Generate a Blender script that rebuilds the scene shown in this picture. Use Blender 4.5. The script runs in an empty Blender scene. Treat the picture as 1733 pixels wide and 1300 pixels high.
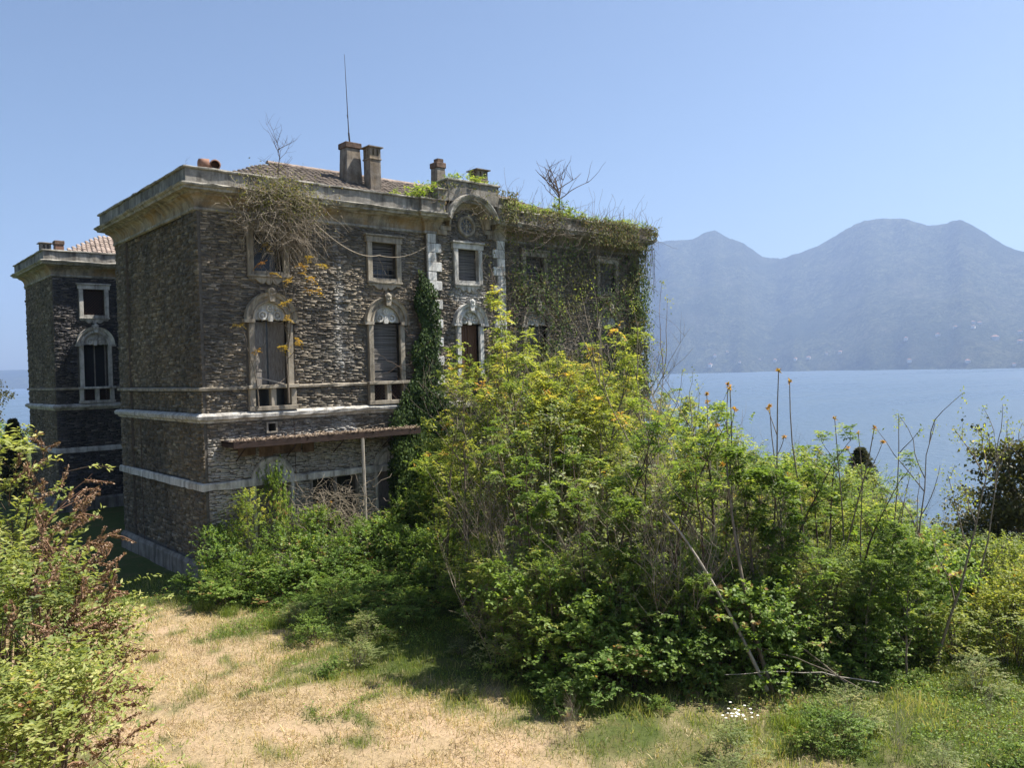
import bpy, math, random
import numpy as np
from mathutils import Matrix, Vector

S = bpy.context.scene
COL = S.collection
R = math.radians

# ------------------------------------------------------------------ camera
CAM = (-9.41, -25.42, 6.38)
YAW, PITCH, ROLL = 0.86088, 0.016869, -0.026716
def camera_axes():
    fw = Vector((math.cos(YAW), math.sin(YAW), 0)); rt = Vector((math.sin(YAW), -math.cos(YAW), 0)); up = Vector((0, 0, 1))
    f2 = fw*math.cos(PITCH) - up*math.sin(PITCH); u2 = up*math.cos(PITCH) + fw*math.sin(PITCH)
    r3 = rt*math.cos(ROLL) + u2*math.sin(ROLL); u3 = -rt*math.sin(ROLL) + u2*math.cos(ROLL)
    return r3, u3, f2
cd = bpy.data.cameras.new('camera'); cam = bpy.data.objects.new('camera', cd); COL.objects.link(cam)
r3, u3, f2 = camera_axes()
M = Matrix((r3, u3, -f2)).transposed().to_4x4(); M.translation = CAM
cam.matrix_world = M
cd.sensor_width = 36; cd.lens = 36*1402/1733; cd.clip_start = .1; cd.clip_end = 40000
S.camera = cam

# ------------------------------------------------------------------ sky, sun, exposure
SUN_AZ, SUN_EL = -23.0, 56.0          # degrees: azimuth from +X, elevation
W = bpy.data.worlds.new('World'); S.world = W; W.use_nodes = True
nt = W.node_tree; nt.nodes.clear()
sky = nt.nodes.new('ShaderNodeTexSky'); sky.sky_type = 'NISHITA'; sky.sun_disc = False
sky.sun_elevation = R(SUN_EL); sky.sun_rotation = R(90-SUN_AZ); sky.altitude = 200
sky.air_density = 1.0; sky.dust_density = 1.5; sky.ozone_density = 3.2
bg = nt.nodes.new('ShaderNodeBackground'); bg.inputs[1].default_value = 0.058
wo = nt.nodes.new('ShaderNodeOutputWorld'); nt.links.new(sky.outputs[0], bg.inputs[0]); nt.links.new(bg.outputs[0], wo.inputs[0])
sl = bpy.data.lights.new('sun', 'SUN'); sun = bpy.data.objects.new('sun', sl); COL.objects.link(sun)
sl.energy = 5.0; sl.angle = R(.55); sl.color = (1, .94, .84)
to_sun = Vector((math.cos(R(SUN_AZ))*math.cos(R(SUN_EL)), math.sin(R(SUN_AZ))*math.cos(R(SUN_EL)), math.sin(R(SUN_EL))))
sun.rotation_euler = to_sun.to_track_quat('Z', 'Y').to_euler(); sun.location = (30, -30, 60)
S.view_settings.view_transform = 'Standard'; S.view_settings.look = 'None'
S.view_settings.exposure = 1.25; S.view_settings.gamma = 1.0; S.view_settings.use_curve_mapping = False
S.cycles.use_denoising = True
S.cycles.max_bounces = 6; S.cycles.diffuse_bounces = 3; S.cycles.glossy_bounces = 2; S.cycles.transmission_bounces = 4
S.cycles.volume_bounces = 1; S.cycles.transparent_max_bounces = 4
S.cycles.caustics_reflective = False; S.cycles.caustics_refractive = False

# ------------------------------------------------------------------ materials
def mat(name):
    m = bpy.data.materials.new(name); m.use_nodes = True
    t = m.node_tree; b = t.nodes['Principled BSDF']
    return m, t, b
def nd(t, typ, **kw):
    n = t.nodes.new(typ)
    for k, v in kw.items():
        if k.startswith('i_'):
            key = k[2:]; n.inputs[int(key) if key.isdigit() else key].default_value = v
        else: setattr(n, k, v)
    return n
def ramp(t, src, stops, interp='LINEAR'):
    r = t.nodes.new('ShaderNodeValToRGB'); r.color_ramp.interpolation = interp
    el = r.color_ramp.elements
    while len(el) < len(stops): el.new(.5)
    for e, (p, c) in zip(el, stops): e.position = p; e.color = (c[0], c[1], c[2], 1) if len(c) == 3 else c
    t.links.new(src, r.inputs[0]); return r.outputs[0]
def noise(t, scale, detail=4, rough=.6, coord=None, dist=0.0):
    n = nd(t, 'ShaderNodeTexNoise', i_Scale=scale, i_Detail=detail, i_Roughness=rough, i_Distortion=dist)
    if coord is not None: t.links.new(coord, n.inputs['Vector'])
    return n.outputs['Fac']
def mixc(t, fac, a, b, mode='MIX'):
    m = t.nodes.new('ShaderNodeMix'); m.data_type = 'RGBA'; m.blend_type = mode
    for sock, v in ((m.inputs[0], fac), (m.inputs[6], a), (m.inputs[7], b)):
        if isinstance(v, (int, float)): sock.default_value = v
        elif isinstance(v, tuple): sock.default_value = (v[0], v[1], v[2], 1)
        else: t.links.new(v, sock)
    return m.outputs[2]
def maths(t, op, a, b=None, c=None):
    m = t.nodes.new('ShaderNodeMath'); m.operation = op
    for i, v in enumerate((a, b, c)):
        if v is None: continue
        if isinstance(v, (int, float)): m.inputs[i].default_value = v
        else: t.links.new(v, m.inputs[i])
    return m.outputs[0]
def objcoord(t): return t.nodes.new('ShaderNodeTexCoord').outputs['Object']
def poscoord(t): return t.nodes.new('ShaderNodeNewGeometry').outputs['Position']
def bump(t, b, h, strength=.4, dist=.02):
    n = nd(t, 'ShaderNodeBump', i_Strength=strength, i_Distance=dist); t.links.new(h, n.inputs['Height']); t.links.new(n.outputs[0], b.inputs['Normal'])
def stretch(t, coord, s):
    m = nd(t, 'ShaderNodeMapping'); m.inputs['Scale'].default_value = s; t.links.new(coord, m.inputs[0]); return m.outputs[0]

def stone_material(name, ramp_stops, limewash=True):
    m, t, b = mat(name)
    g = t.nodes.new('ShaderNodeNewGeometry'); oi = t.nodes.new('ShaderNodeObjectInfo')
    rnd = maths(t, 'FRACT', maths(t, 'ADD', g.outputs['Random Per Island'], oi.outputs['Random']))
    P = g.outputs['Position']
    col = ramp(t, rnd, ramp_stops)
    fine = noise(t, 14, 5, .7, P)
    col = mixc(t, .55, col, ramp(t, fine, [(.25, (.25, .25, .25)), (.75, (1.5, 1.45, 1.4))]), 'MULTIPLY')
    damp = noise(t, .55, 5, .65, stretch(t, P, (1, 1, .35)))
    col = mixc(t, .9, col, ramp(t, damp, [(.34, (.40, .40, .42)), (.50, (.95, .93, .9)), (.66, (1.3, 1.24, 1.14))]), 'MULTIPLY')
    warm = noise(t, .9, 4, .6, P); col = mixc(t, .28, col, ramp(t, warm, [(.4, (.92, .98, 1.04)), (.62, (1.2, 1.02, .82))]), 'MULTIPLY')
    if limewash:
        sx = t.nodes.new('ShaderNodeSeparateXYZ'); t.links.new(P, sx.inputs[0])
        n2 = noise(t, 1.6, 6, .7, stretch(t, P, (1, 1, .5)))
        low = maths(t, 'MULTIPLY', ramp(t, maths(t, 'MULTIPLY', sx.outputs[2], .1), [(.38, (1, 1, 1)), (.56, (0, 0, 0))]), .34)      # limewash left on the ground storey
        strk = maths(t, 'MULTIPLY', maths(t, 'SUBTRACT', 1, maths(t, 'MINIMUM', 1, maths(t, 'MULTIPLY', maths(t, 'ABSOLUTE', maths(t, 'SUBTRACT', sx.outputs[0], 4.75)), 1.7))), .26)
        cx = maths(t, 'SUBTRACT', 1, maths(t, 'MINIMUM', 1, maths(t, 'MULTIPLY', maths(t, 'ABSOLUTE', maths(t, 'SUBTRACT', sx.outputs[0], 10.25)), .75)))
        cz = maths(t, 'SUBTRACT', 1, maths(t, 'MINIMUM', 1, maths(t, 'MULTIPLY', maths(t, 'ABSOLUTE', maths(t, 'SUBTRACT', sx.outputs[2], 9.3)), 1.1)))
        lime = maths(t, 'ADD', maths(t, 'ADD', low, strk), maths(t, 'MULTIPLY', maths(t, 'MULTIPLY', cx, cz), .75))
        msk = ramp(t, maths(t, 'ADD', n2, lime), [(.66, (0, 0, 0)), (.86, (1, 1, 1))])
        col = mixc(t, maths(t, 'MULTIPLY', msk, .75), col, mixc(t, fine, (.30, .29, .27), (.62, .6, .56)))
    t.links.new(col, b.inputs['Base Color']); b.inputs['Roughness'].default_value = .88; b.inputs['Specular IOR Level'].default_value = .25
    bump(t, b, noise(t, 30, 4, .7, P), .7, .02)
    return m
MAT = {}
MAT['slate'] = stone_material('slate', [(0, (.10, .093, .082)), (.3, (.155, .142, .122)), (.62, (.215, .193, .16)), (.85, (.28, .25, .20)), (1, (.40, .36, .30))])
MAT['rubble'] = stone_material('rubble', [(0, (.085, .075, .055)), (.5, (.145, .125, .092)), (.85, (.19, .165, .125)), (1, (.29, .26, .20))], False)
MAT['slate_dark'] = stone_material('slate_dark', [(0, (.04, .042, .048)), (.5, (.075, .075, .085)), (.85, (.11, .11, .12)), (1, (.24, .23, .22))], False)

def plain_stone(name, base, dark, light, scale=2.2, streak=True, orange=0.0):
    m, t, b = mat(name); P = poscoord(t)
    n1 = noise(t, scale, 6, .7, P); col = ramp(t, n1, [(.28, dark), (.5, base), (.74, light)])
    if streak:
        n2 = noise(t, 2.6, 5, .7, stretch(t, P, (1.6, 1.6, .22)))
        col = mixc(t, .75, col, ramp(t, n2, [(.36, (.32, .31, .30)), (.56, (1, 1, 1))]), 'MULTIPLY')
    if orange:
        n3 = noise(t, .9, 4, .7, P); col = mixc(t, maths(t, 'MULTIPLY', ramp(t, n3, [(.45, (0, 0, 0)), (.65, (1, 1, 1))]), orange), col, (.30, .19, .075))
    g = t.nodes.new('ShaderNodeNewGeometry'); 
    col = mixc(t, .35, col, ramp(t, g.outputs['Random Per Island'], [(0, (.65, .65, .66)), (1, (1.2, 1.2, 1.18))]), 'MULTIPLY')
    t.links.new(col, b.inputs['Base Color']); b.inputs['Roughness'].default_value = .9; b.inputs['Specular IOR Level'].default_value = .2
    bump(t, b, noise(t, 18, 6, .75, P), .5, .02)
    return m
MAT['trim'] = plain_stone('window_stone', (.33, .29, .23), (.17, .15, .12), (.44, .40, .33))
MAT['cornice'] = plain_stone('cornice_stone', (.33, .31, .27), (.10, .095, .085), (.50, .48, .43), 1.7)
MAT['cove'] = plain_stone('cove_stone', (.30, .26, .20), (.13, .11, .085), (.46, .42, .34), 1.5, True, .75)
MAT['course'] = plain_stone('course_stone', (.50, .48, .44), (.23, .22, .20), (.68, .66, .62), 2)
MAT['quoin'] = plain_stone('quoin_stone', (.60, .59, .56), (.34, .33, .31), (.74, .73, .70), 3)
MAT['plaster'] = plain_stone('lunette_plaster', (.62, .60, .55), (.34, .33, .30), (.78, .76, .70), 3.5)
MAT['chimney'] = plain_stone('chimney_render', (.22, .19, .16), (.085, .075, .065), (.33, .30, .26), 3.5, True, .25)
MAT['concrete'] = plain_stone('parapet_render', (.24, .225, .20), (.055, .052, .048), (.42, .40, .365), 1.6)
MAT['plinth'] = plain_stone('plinth_render', (.20, .185, .16), (.10, .092, .08), (.29, .27, .24), 1.6)
MAT['brickcap'] = plain_stone('brick_cap', (.15, .10, .075), (.06, .045, .04), (.24, .17, .13), 5)

def simple(name, c1, c2, scale=6, rough=.8, metallic=0.0, bmp=.3, st=(1, 1, 1)):
    m, t, b = mat(name); P = stretch(t, objcoord(t), st)
    oi = t.nodes.new('ShaderNodeObjectInfo')
    col = ramp(t, noise(t, scale, 5, .65, P), [(.3, c1), (.7, c2)])
    col = mixc(t, .4, col, ramp(t, oi.outputs['Random'], [(0, (.6, .6, .6)), (1, (1.3, 1.3, 1.3))]), 'MULTIPLY')
    t.links.new(col, b.inputs['Base Color']); b.inputs['Roughness'].default_value = rough; b.inputs['Metallic'].default_value = metallic
    b.inputs['Specular IOR Level'].default_value = .25
    if bmp: bump(t, b, noise(t, scale*4, 4, .7, P), bmp, .01)
    return m
MAT['slat'] = simple('weathered_slat', (.055, .05, .047), (.19, .175, .16), 5, .75, st=(.5, 1, 6))
MAT['oldwood'] = simple('old_wood', (.10, .085, .07), (.27, .25, .225), 7, .85, st=(5, 5, .6))
MAT['brownwood'] = simple('brown_wood', (.075, .036, .02), (.15, .08, .045), 7, .75, st=(5, 5, .6))
MAT['iron'] = simple('rusty_iron', (.035, .02, .015), (.10, .05, .03), 12, .7, .3)
MAT['rust'] = simple('rusty_fascia', (.02, .014, .012), (.055, .034, .028), 5, .85, 0, st=(.6, 1, 3))
MAT['litter'] = simple('leaf_litter', (.20, .15, .11), (.42, .33, .25), 16, .95)
MAT['terracotta'] = simple('terracotta', (.19, .10, .07), (.30, .175, .125), 9, .85)
MAT['rooftile'] = plain_stone('roof_tile', (.14, .115, .095), (.05, .045, .042), (.23, .19, .155), 3, False)
MAT['palerooftile'] = plain_stone('pale_roof_tile', (.31, .245, .205), (.15, .12, .10), (.42, .345, .30), 3, False)
MAT['mortar'] = simple('mortar', (.075, .068, .058), (.15, .135, .115), 9, .95)
MAT['dark'] = simple('dark_room', (.012, .011, .01), (.02, .018, .016), 3, .95)
def glass():
    m, t, b = mat('dusty_glass'); b.inputs['Base Color'].default_value = (.025, .028, .032, 1); b.inputs['Roughness'].default_value = .25
    bump(t, b, noise(t, 6, 3, .5, objcoord(t)), .15, .01); return m
MAT['glass'] = glass()
MAT['bark'] = simple('bark', (.085, .068, .05), (.24, .20, .155), 9, .9, st=(3, 3, .6))
MAT['paletwig'] = simple('pale_twig', (.20, .165, .12), (.36, .31, .24), 9, .9)
MAT['deadbark'] = simple('dead_bark', (.24, .21, .17), (.48, .44, .38), 7, .9, st=(3, 3, .5))
MAT['darktwig'] = simple('dark_twig', (.05, .035, .028), (.12, .085, .06), 9, .9)
MAT['deadflower'] = simple('dead_flower', (.13, .07, .04), (.28, .16, .10), 14, .95)
MAT['metalrod'] = simple('rod_metal', (.05, .045, .045), (.12, .10, .09), 8, .5, .6)
MAT['petal'] = simple('white_petal', (.7, .7, .64), (.85, .85, .8), 5, .8, bmp=0)

def leaf_material(name, stops, trans=.45, objvar=.25, gloss=.5, spec=.3):
    """per-leaf colour by the 'tint' attribute; light passes through the blade"""
    m, t, b = mat(name)
    at = nd(t, 'ShaderNodeAttribute', attribute_name='tint')
    col = ramp(t, at.outputs['Fac'], stops)
    oi = t.nodes.new('ShaderNodeObjectInfo')
    col = mixc(t, objvar, col, ramp(t, oi.outputs['Random'], [(0, (.62, .78, .7)), (.5, (1, 1, 1)), (1, (1.35, 1.2, .8))]), 'MULTIPLY')
    t.links.new(col, b.inputs['Base Color']); b.inputs['Roughness'].default_value = gloss; b.inputs['Specular IOR Level'].default_value = spec
    tr = t.nodes.new('ShaderNodeBsdfTranslucent'); t.links.new(mixc(t, 1, col, (1.5, 1.45, .7), 'MULTIPLY'), tr.inputs[0])
    mx = t.nodes.new('ShaderNodeMixShader'); mx.inputs[0].default_value = trans
    t.links.new(b.outputs[0], mx.inputs[1]); t.links.new(tr.outputs[0], mx.inputs[2])
    t.links.new(mx.outputs[0], t.nodes['Material Output'].inputs[0])
    return m
MAT['yleaf'] = leaf_material('young_leaf', [(0, (.13, .185, .04)), (.4, (.25, .295, .07)), (.75, (.37, .385, .09)), (.92, (.48, .40, .10)), (1, (.46, .25, .08))], .52)
MAT['paleleaf'] = leaf_material('pale_leaf', [(0, (.10, .14, .05)), (.45, (.20, .25, .09)), (.8, (.31, .34, .14)), (1, (.38, .36, .17))], .45)
MAT['gleaf'] = leaf_material('green_leaf', [(0, (.075, .13, .026)), (.45, (.17, .25, .05)), (.8, (.29, .36, .075)), (1, (.42, .43, .12))], .54)
MAT['bramble'] = leaf_material('bramble_leaf', [(0, (.065, .115, .025)), (.5, (.155, .245, .052)), (.85, (.26, .35, .085)), (.96, (.35, .39, .13)), (1, (.32, .19, .09))], .5)
MAT['ivy'] = leaf_material('ivy_leaf', [(0, (.018, .036, .010)), (.5, (.045, .08, .018)), (.85, (.10, .15, .03)), (1, (.18, .22, .05))], .3, .1, .6, .2)
MAT['vine'] = leaf_material('vine_leaf', [(0, (.08, .09, .025)), (.5, (.16, .17, .045)), (.85, (.24, .24, .08)), (1, (.30, .20, .09))], .45, .1)
MAT['orange'] = leaf_material('orange_leaf', [(0, (.30, .22, .05)), (.5, (.44, .28, .06)), (1, (.44, .21, .07))], .5, .1)
MAT['buddleia'] = leaf_material('buddleia_leaf', [(0, (.09, .13, .035)), (.45, (.21, .26, .075)), (.8, (.35, .38, .14)), (.95, (.46, .46, .20)), (1, (.34, .19, .10))], .45)
MAT['oak'] = leaf_material('oak_leaf', [(0, (.04, .045, .015)), (.6, (.085, .085, .03)), (1, (.15, .14, .05))], .3, .1)
MAT['conifer'] = leaf_material('conifer_needle', [(0, (.035, .042, .022)), (1, (.11, .115, .06))], .25, .1)
MAT['straw'] = leaf_material('straw', [(0, (.17, .12, .06)), (.35, (.37, .29, .155)), (.75, (.58, .475, .28)), (.93, (.58, .40, .15)), (1, (.18, .23, .06))], .25, 0)
MAT['grass'] = leaf_material('grass_blade', [(0, (.06, .105, .02)), (.45, (.15, .21, .04)), (.75, (.28, .31, .08)), (1, (.48, .42, .22))], .45, 0)

def ground_material():
    m, t, b = mat('ground_soil'); P = poscoord(t)
    at = nd(t, 'ShaderNodeAttribute', attribute_name='dry')
    n1 = noise(t, 1.1, 6, .7, P); n2 = noise(t, 9, 5, .75, P)
    dry = mixc(t, n2, (.11, .08, .048), (.54, .41, .25)); dry = mixc(t, ramp(t, noise(t, .45, 5, .7, P), [(.48, (0, 0, 0)), (.62, (.8, .8, .8))]), dry, (.42, .30, .20))
    green = mixc(t, n2, (.035, .05, .016), (.10, .125, .035))
    green = mixc(t, ramp(t, n1, [(.5, (0, 0, 0)), (.72, (.6, .6, .6))]), green, (.15, .11, .06))
    col = mixc(t, at.outputs['Fac'], green, dry)
    t.links.new(col, b.inputs['Base Color']); b.inputs['Roughness'].default_value = .95; b.inputs['Specular IOR Level'].default_value = .1
    bump(t, b, n2, .8, .06)
    return m
MAT['ground'] = ground_material()
def forest_material():
    m, t, b = mat('far_forest'); P = poscoord(t)
    n1 = noise(t, .0035, 6, .7, P); n2 = maths(t, 'ADD', maths(t, 'MULTIPLY', noise(t, .02, 6, .8, P), .5), maths(t, 'MULTIPLY', noise(t, .07, 4, .8, P), .5)); n3 = noise(t, .0012, 4, .6, P)
    col = ramp(t, n2, [(.38, (.010, .014, .008)), (.5, (.05, .06, .026)), (.64, (.17, .17, .08))])
    col = mixc(t, ramp(t, n1, [(.52, (0, 0, 0)), (.66, (.42, .42, .42))]), col, (.16, .145, .09))      # bare beech woods and meadows
    col = mixc(t, ramp(t, n3, [(.45, (0, 0, 0)), (.60, (.7, .7, .7))]), col, (.022, .034, .016))         # dark conifer stands
    t.links.new(col, b.inputs['Base Color']); b.inputs['Roughness'].default_value = .95; b.inputs['Specular IOR Level'].default_value = .05
    bump(t, b, n2, 1.0, 70); return m
MAT['forest'] = forest_material()
def water_material():
    m, t, b = mat('lake_water'); P = poscoord(t)
    b.inputs['Base Color'].default_value = (.075, .115, .165, 1); b.inputs['IOR'].default_value = 1.33
    n0 = noise(t, .0011, 5, .6, stretch(t, P, (.5, 1.6, 1)), .6)      # wind lanes and calm streaks: roughness of the surface
    r = ramp(t, n0, [(.42, (.40, .40, .40)), (.50, (.26, .26, .26)), (.53, (.40, .40, .40))]); t.links.new(r, b.inputs['Roughness'])
    bump(t, b, noise(t, .12, 5, .65, P), .8, 2.0); return m
MAT['water'] = water_material()

# ------------------------------------------------------------------ object helpers
def tag(o, label=None, cat=None, group=None, kind=None):
    if label: o['label'] = label
    if cat: o['category'] = cat
    if group: o['group'] = group
    if kind: o['kind'] = kind
    return o
def empty(name, loc=(0, 0, 0), rz=0.0):
    o = bpy.data.objects.new(name, None); o.location = loc; o.rotation_euler = (0, 0, rz); o.empty_display_size = .3; COL.objects.link(o); return o
def mesh_np(name, V, loops, starts, smooth=False):
    me = bpy.data.meshes.new(name); V = np.asarray(V, np.float32)
    me.vertices.add(len(V)); me.vertices.foreach_set('co', V.ravel())
    loops = np.asarray(loops, np.int32); me.loops.add(len(loops)); me.loops.foreach_set('vertex_index', loops)
    starts = np.asarray(starts, np.int32); me.polygons.add(len(starts)); me.polygons.foreach_set('loop_start', starts)
    if smooth: me.polygons.foreach_set('use_smooth', np.ones(len(starts), bool))
    me.update(calc_edges=True); me.validate(); return me
def link(name, me, m, parent=None):
    o = bpy.data.objects.new(name, me); COL.objects.link(o)
    if m is not None and not me.materials: me.materials.append(MAT[m] if isinstance(m, str) else m)
    if parent is not None: o.parent = parent
    return o
class MB:
    """collects solids into one mesh"""
    def __init__(s): s.v = []; s.f = []
    def add(s, v, f):
        n = len(s.v); s.v += [tuple(p) for p in v]; s.f += [tuple(i+n for i in q) for q in f]; return s
    def box(s, x0, x1, y0, y1, z0, z1):
        v = [(x0, y0, z0), (x1, y0, z0), (x1, y1, z0), (x0, y1, z0), (x0, y0, z1), (x1, y0, z1), (x1, y1, z1), (x0, y1, z1)]
        return s.add(v, [(0, 3, 2, 1), (4, 5, 6, 7), (0, 1, 5, 4), (1, 2, 6, 5), (2, 3, 7, 6), (3, 0, 4, 7)])
    def prism(s, poly, y0, y1):
        """polygon in XZ (counter-clockwise seen from -Y), from y0 (front) to y1 (back)"""
        n = len(poly); v = [(x, y0, z) for x, z in poly] + [(x, y1, z) for x, z in poly]
        f = [tuple(range(n)), tuple(range(2*n-1, n-1, -1))] + [(i, i+n, (i+1) % n+n, (i+1) % n) for i in range(n)]
        return s.add(v, f)
    def ring(s, cx, cz, prof, a0, a1, y, seg=24, closed=False):
        """profile [(radius, outward)] swept about (cx, cz) in the XZ plane; outward is -Y"""
        k = len(prof); v = []; f = []
        for i in range(seg+1):
            a = a0+(a1-a0)*i/seg
            for r, o in prof: v.append((cx+r*math.cos(a), y-o, cz+r*math.sin(a)))
        for i in range(seg):
            for j in range(k-1): f.append((i*k+j, i*k+j+1, (i+1)*k+j+1, (i+1)*k+j))
        if not closed: f.append(tuple(range(k))); f.append(tuple(seg*k+j for j in range(k-1, -1, -1)))
        return s.add(v, f)
    def bar(s, a, b, r, sides=5, r2=None):
        a = Vector(a); b = Vector(b); d = (b-a).normalized(); u = d.orthogonal().normalized(); w = d.cross(u); r2 = r if r2 is None else r2; v = []
        for p, q in ((a, r), (b, r2)):
            for i in range(sides):
                t = 2*math.pi*i/sides; v.append(p+(u*math.cos(t)+w*math.sin(t))*q)
        f = [(i, (i+1) % sides, (i+1) % sides+sides, i+sides) for i in range(sides)] + [tuple(range(sides-1, -1, -1)), tuple(range(sides, 2*sides))]
        return s.add(v, f)
    def build(s, name, m, parent=None, bevel=0.0, smooth=False):
        me = bpy.data.meshes.new(name); me.from_pydata(s.v, [], s.f); me.update()
        if smooth: me.polygons.foreach_set('use_smooth', [True]*len(me.polygons))
        o = link(name, me, m, parent)
        if bevel:
            b = o.modifiers.new('bevel', 'BEVEL'); b.width = bevel; b.segments = 1; b.limit_method = 'ANGLE'
        return o
def vnoise(p, seed=0):
    """value noise on an (n, d) array, d = 2 or 3, about 0..1"""
    p = np.asarray(p, float); i = np.floor(p).astype(np.int64); f = p-i; f = f*f*(3-2*f); d = p.shape[1]; out = np.zeros(len(p))
    for c in range(2**d):
        w = np.ones(len(p)); h = np.full(len(p), seed*1013+7, np.int64)
        for k in range(d):
            b = (c >> k) & 1; w *= f[:, k] if b else 1-f[:, k]; h = h*73856093 ^ ((i[:, k]+b)*(19349663+k*83492791))
        h = (h ^ (h >> 13))*1274126177; h = h ^ (h >> 16); out += w*((h & 0xffff)/65535.0)
    return out
def fbm(p, seed=0, octv=4, rough=.5):
    a = 1; s = 0; o = 0
    for k in range(octv): o = o+a*vnoise(np.asarray(p)*2**k+k*17.3, seed+k); s += a; a *= rough
    return o/s
def sm(a, b, x): t = np.clip((x-a)/(b-a), 0, 1); return t*t*(3-2*t)

# ------------------------------------------------------------------ the setting
LAKE_Z = -33.6
PATH_Y = np.array([-40, -17.4, -16.1, -14.87, -13.92, -12.82, -10.74, -8.75, -6.45, -4.17, -1.86, .39, 2.0])
PATH_X = np.array([1.6, 1.47, 1.54, 1.34, .74, .2, -.63, -1.2, -.8, -1.1, -1.8, -3.0, -6])
def terrain(x, y):
    x = np.asarray(x, float); y = np.asarray(y, float)
    r = np.hypot(x-CAM[0], y-CAM[1]); z = 4.6*sm(10, 2.5, r)
    z = z+2.6*sm(-6.2, -12, x)*sm(3, -5, y)*sm(-30, -22, y)*(1-sm(10, 2.5, r))          # bank under the shrubs beside the path
    e = 10+13*sm(-14, -3, y); s = np.maximum(0, x-e); z = z-np.where(s < 9, s*s*.02, 1.62+.36*(s-9))
    s2 = np.maximum(0, y-70-.2*np.abs(x)); z = z-np.where(s2 < 12, s2*s2*.012, 1.73+.29*(s2-12))
    z = z+.12*np.maximum(0, -x-60)
    p = np.stack([x, y], -1).reshape(-1, 2); n = fbm(p*.5, 3, 3).reshape(x.shape)-.5
    return np.maximum(z+n*.22*sm(60, 10, r)*sm(1.5, 4, r), -46)
def dryness(x, y):
    x = np.asarray(x, float); y = np.asarray(y, float); p = np.stack([x, y], -1).reshape(-1, 2)
    n = (fbm(p*.55, 11, 4).reshape(x.shape)-.5)*3.0+(fbm(p*2.4, 12, 3).reshape(x.shape)-.5)*2.4
    d = np.interp(y, PATH_Y, PATH_X)-x-1.1*sm(-12.5, -16, y)
    v = sm(-1.1, 1.0, d+n)*sm(1.6, .2, y+n*.4)*sm(-13, -9, x)
    patch = .4*sm(.58, .74, fbm(p*.9, 21, 4)).reshape(x.shape)*sm(9, 3, x)*sm(-12, -15, y)
    spots = .85*sm(.60, .70, fbm(p*1.7, 23, 4)).reshape(x.shape)          # green tufts in the straw
    return np.clip(np.maximum(v*(1-spots), patch), 0, 1)
def grid_mesh(name, xs, ys, zf, smooth=True):
    X, Y = np.meshgrid(xs, ys); Z = zf(X, Y); V = np.stack([X, Y, Z], -1).reshape(-1, 3); nx, ny = len(xs), len(ys)
    i = np.arange(nx-1)[None]+nx*np.arange(ny-1)[:, None]
    L = np.stack([i, i+1, i+nx+1, i+nx], -1).reshape(-1)
    return mesh_np(name, V, L, np.arange(0, len(L), 4), smooth), V
xs = np.concatenate([np.linspace(-400, -21, 40), np.arange(-20, 26, .3), np.linspace(26.4, 60, 60), np.linspace(61, 170, 40)])
ys = np.concatenate([np.linspace(-400, -31, 40), np.arange(-30, 6, .3), np.linspace(6.4, 110, 70), np.linspace(112, 420, 50)])
gm, gv = grid_mesh('ground', xs, ys, terrain)
a = gm.attributes.new('dry', 'FLOAT', 'POINT'); a.data.foreach_set('value', dryness(gv[:, 0], gv[:, 1]).astype(np.float32))
tag(link('ground', gm, 'ground'), 'ground with sunburnt straw path and green verge sloping to the lake', 'ground', kind='structure')
lk = MB(); lk.add([(-2400, -5000, LAKE_Z), (8800, -5000, LAKE_Z), (8800, 9300, LAKE_Z), (-2400, 9300, LAKE_Z)], [(0, 1, 2, 3)])
tag(lk.build('lake', 'water'), 'wide calm blue lake beyond the thicket', 'lake', kind='structure')
AZ = [-40, -20, 0, 10, 14, 17.5, 19.07, 20.75, 21.5, 22.52, 23.5, 24.83, 26.3, 27.6, 29.2, 30.87, 32.3, 33.8, 35.34, 37.2, 39.64, 44, 50, 58, 66, 74, 85, 115]
SLP = [.10, .12, .08, .075, .09, .1077, .1226, .1465, .1425, .1456, .1525, .1580, .1535, .143, .127, .1165, .123, .137, .1560, .1455, .1470, .128, .10, .06, .034, .016, .011, .014]
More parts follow.
